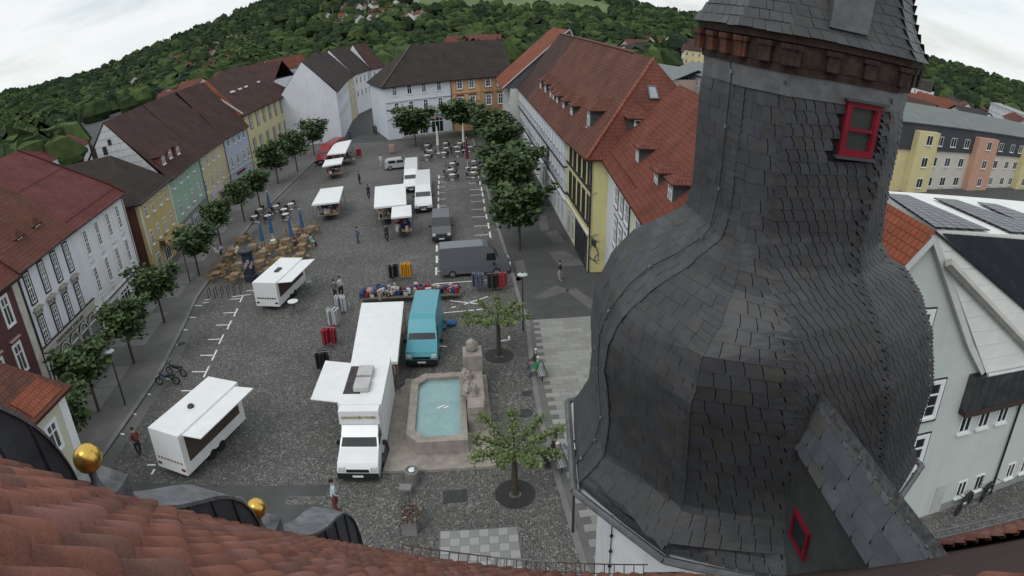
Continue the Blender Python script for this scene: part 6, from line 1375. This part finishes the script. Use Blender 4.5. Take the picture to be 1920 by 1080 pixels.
for px, py, hh, lb in ((236, 762, 4, 'street lamp on the near left pavement'), (357, 530, 4, 'street lamp further along the left pavement'), (981, 621, 4.1, 'street lamp with pale dish by the right paving'), (1074, 998, 4.5, 'lamp post close to the white tower wall')):
    p = G(px, py); t = thing('street_lamp', lb, 'lamp', p); m = MB(); m.tube((0, 0, 0), (0, 0, hh), .06, .04, 8); m.build('pole', IRON, t); m = MB(); m.lathe([(.05, hh), (.35, hh + .15), (.1, hh + .28)], 12); m.build('shade', plain((.42, .48, .48), .4), t)
p = G(762, 930); m = MB(); m.box(-.28, .28, -.2, .2, .45, .55); [m.tube((x, y, 0), (x, y, .45), .025, n=4) for x in (-.24, .24) for y in (-.15, .15)]; tag(m.build('stool', SLAB, loc=p), 'small grey square stool in front of the flower planter', 'stool')
t = thing('planter', 'tall concrete planter with dark red flowers in the foreground', 'planter', (-4.57, 19.6, 0)); m = MB(); m.box(-.32, .32, -.42, .42, 0, .8); m.build('box', SLAB, t); leafy(500, .3, .12, 9, [Vector((x * .12, y * .12, .9)) for x in (-2, 0, 2) for y in (-3, 0, 3)], .05).build('flowers', [plain((.16, .02, .03)), plain((.04, .06, .03)), plain((.3, .25, .2))], t)
p = G(774, 905); t = thing('litter_bin', 'round concrete litter bin at the fountain corner with white litter', 'bin', p); m = MB(); m.lathe([(.3, 0), (.34, .75), (.28, .8), (.25, .7), (0, .65)], 14); m.build('drum', SLAB, t); m = MB(); m.blob((0, 0, .75), (.18, .18, .1), 7, 5, .2); m.build('litter', WHITE, t)
p = G(553, 588); t = thing('bar_table', 'white round standing table right of the fish trailer', 'table', p); m = MB(); m.lathe([(0, 1.1), (.42, 1.1), (.42, 1.06), (0, 1.06)], 18); m.build('top', WHITE, t); m = MB(); [m.tube((.3 * math.cos(a), .3 * math.sin(a), 0), (-.1 * math.cos(a), -.1 * math.sin(a), 1.06), .02, n=4) for a in (0, 2.1, 4.2)]; m.build('legs', IRON, t)
p = G(580, 537); tag(inst('plastic_chair', chr_(plain((.5, .5, .5), .5)), None, p, .3), 'single pale plastic chair standing alone right of the fish trailer', 'chair')
m = MB()
for k in range(5): m.blob((rb.uniform(-.5, .5), rb.uniform(-.5, .5), .18), (.4, .35, .22), 8, 5, .2, rb)
tag(m.build('plastic_sacks', plain((.03, .14, .32), .4), loc=G(835, 612)), 'blue plastic sacks beside the turquoise van', 'sacks', kind='stuff')
# motorcycles
def moto(px, py, rz, c, lb):
    p = G(px, py); t = thing('motorcycle', lb, 'motorcycle', p, rz); T = Matrix()
    for x in (-.62, .62): m = MB(); ringm(m, (x, 0, .3), .27, T, .05); m.build('wheel', TYR, t)
    m = MB(); m.tube((-.62, 0, .3), (-.1, 0, .6), .05, n=5); m.tube((-.1, 0, .6), (.45, 0, .75), .05, n=5); m.tube((.62, 0, .3), (.42, 0, .95), .035, n=5); m.tube((.42, -.33, .98), (.42, .33, .98), .02, n=5); m.build('frame', BLACK, t); m = MB(); m.blob((.12, 0, .72), (.26, .13, .13), 8, 5); m.build('tank', c, t); m = MB(); m.cbox((-.32, 0, .74), (.6, .22, .1)); m.build('seat', BLACK, t); m = MB(); m.blob((0, 0, .4), (.2, .12, .15), 7, 5); m.build('engine', STEEL, t)
moto(316, 721, R(188), plain((.03, .07, .16), .3), 'blue motorcycle in front of the pair on the left'); moto(332, 704, R(170), BLACK, 'black motorcycle behind the blue one on the left'); moto(1805, 955, R(200), BLACK, 'black moped with white headlamp by the mint building wall'); moto(1850, 930, R(20), IRON, 'bicycle-like dark cycle leaning by the downpipe')
# ================================================================ people
def person(px, py, lb, top, leg, rz=0, sit=False, hair=(.03, .02, .015), z0=0.0):
    p = G(px, py, z0); t = thing('person', lb, 'person', p, rz); s = -.42 if sit else 0; kz = .48
    J = [(0, 0, .95 + s), (0, 0, 1.2 + s), (0, 0, 1.42 + s), (0, .02, 1.52 + s), (0, .02, 1.66 + s)]; E_ = [(0, 1), (1, 2), (2, 3), (3, 4)]; Rd = [.16, .15, .13, .06, .10]
    for sx in (-1, 1):
        i = len(J); hx = .10 * sx
        leg_ = [(hx, -.42, .52), (hx, -.45, .06), (hx, -.60, .04)] if sit else [(hx, -.10 * sx, .5), (hx, .08 * sx, .07), (hx, .08 * sx - .15, .04)]
        J += leg_; Rd += [.085, .055, .05]; E_ += [(0, i), (i, i + 1), (i + 1, i + 2)]; i = len(J)
        J += [(.21 * sx, 0, 1.38 + s), (.25 * sx, -.02, 1.12 + s), (.20 * sx, -.20, .95 + s)]; Rd += [.065, .05, .04]; E_ += [(2, i), (i, i + 1), (i + 1, i + 2)]
    me = bpy.data.meshes.new('body'); me.from_pydata(J, E_, []); ob = bpy.data.objects.new('tmp', me); COL.objects.link(ob); ob.modifiers.new('s', 'SKIN'); sv = me.skin_vertices[0].data
    for k, r_ in enumerate(Rd): sv[k].radius = (r_, r_)
    sv[0].use_root = True; ob.modifiers.new('b', 'SUBSURF').levels = 1; dg = bpy.context.evaluated_depsgraph_get(); dg.update(); m2 = bpy.data.meshes.new_from_object(ob.evaluated_get(dg)); bpy.data.objects.remove(ob); m2.materials.clear()
    for c in (leg, top, (.42, .27, .20)): m2.materials.append(plain(c, .8, 0, .15, 8))
    for f_ in m2.polygons: c = f_.center; f_.material_index = 2 if (c.z > 1.50 + s or (abs(c.x) > .14 and c.z < 1.02 + s and c.y < -.12 and c.z > .85 + s)) else (1 if c.z > .98 + s else 0); f_.use_smooth = True
    inst('body', m2, t); m = MB(); m.blob((0, .03, 1.73 + s), (.105, .12, .09), 8, 6); m.build('hair', plain(hair, .9), t, True)
DK = (.03, .032, .04)
for a in ((631, 957, 'person in a pale blue jacket walking in front of the white truck', (.4, .5, .55), (.16, .05, .05), 2.0), (262, 851, 'person in a red-brown shirt with folded arms left of the white food truck', (.18, .05, .05), DK, 1.2), (630, 562, 'person in grey standing at the rack left of centre', (.12, .12, .14), DK, 0), (641, 556, 'person in a white top behind the goods racks', (.5, .5, .5), DK, 1), (672, 457, 'person in blue shirt walking alone in mid square', (.10, .14, .22), (.06, .07, .1), 2.6), (675, 345, 'person in black with a trolley bag in mid square', DK, DK, 2), (692, 372, 'dark dressed person beside the middle canopy', DK, DK, 1), (702, 250, 'left person of the couple in the side street', (.06, .06, .06), DK, 0), (706, 252, 'right person of the couple in the side street', DK, DK, 0), (657, 262, 'dark dressed person by the big far canopy', DK, DK, 0), (726, 452, 'person in dark clothes at the kiosk counter', (.05, .05, .06), DK, 1), (1050, 527, 'person in a black top and shorts walking on the right footway', (.03, .03, .03), (.35, .33, .3), 1.3), (715, 312, 'person in a white top by the silver car', (.5, .5, .5), (.4, .4, .4), 0)): person(*a)
def bench(px, py, rz, lb):
    p = G(px, py); t = thing('bench', lb, 'bench', p, rz)
    for k in range(4): m = MB(); m.box(-.75, .75, -.2 + k * .12, -.11 + k * .12, .42, .46); m.build('slat', STEEL, t)
    m = MB(); m.box(-.75, .75, .28, .32, .5, .85); m.build('backrest', STEEL, t); m = MB(); [m.tube((x, .05, 0), (x, .05, .42), .03, n=5) for x in (-.6, .6)]; m.build('legs', IRON, t)
bench(1012, 705, R(-82), 'slatted bench right of the fountain with two people'); person(1004, 690, 'person in black and white seated on the bench right of the fountain', (.05, .05, .05), (.1, .12, .18), R(-82), True, (.5, .5, .48)); person(1008, 705, 'person in a green jacket seated on the bench', (.03, .2, .09), (.08, .1, .15), R(-82), True, (.5, .5, .48))
bench(1046, 872, R(-80), 'slatted bench close to the tower with a couple'); person(1040, 858, 'person in a black cap seated on the bench by the tower', DK, DK, R(-80), True); person(1044, 872, 'white-haired person in black seated on the bench by the tower', DK, DK, R(-80), True, (.6, .6, .58))
for px, py, c in ((418, 480, (.45, .42, .5)), (448, 480, (.5, .5, .48)), (556, 470, (.12, .04, .07)), (585, 462, (.2, .42, .45)), (406, 482, (.5, .5, .5))): person(px, py, 'person seated at the wooden cafe tables wearing %s' % {(.45, .42, .5): 'a lilac shirt', (.5, .5, .5): 'white near the tree', (.5, .5, .48): 'white beside the advertising column', (.12, .04, .07): 'dark purple', (.2, .42, .45): 'turquoise'}[c], c, DK, rb.uniform(0, 6), True)
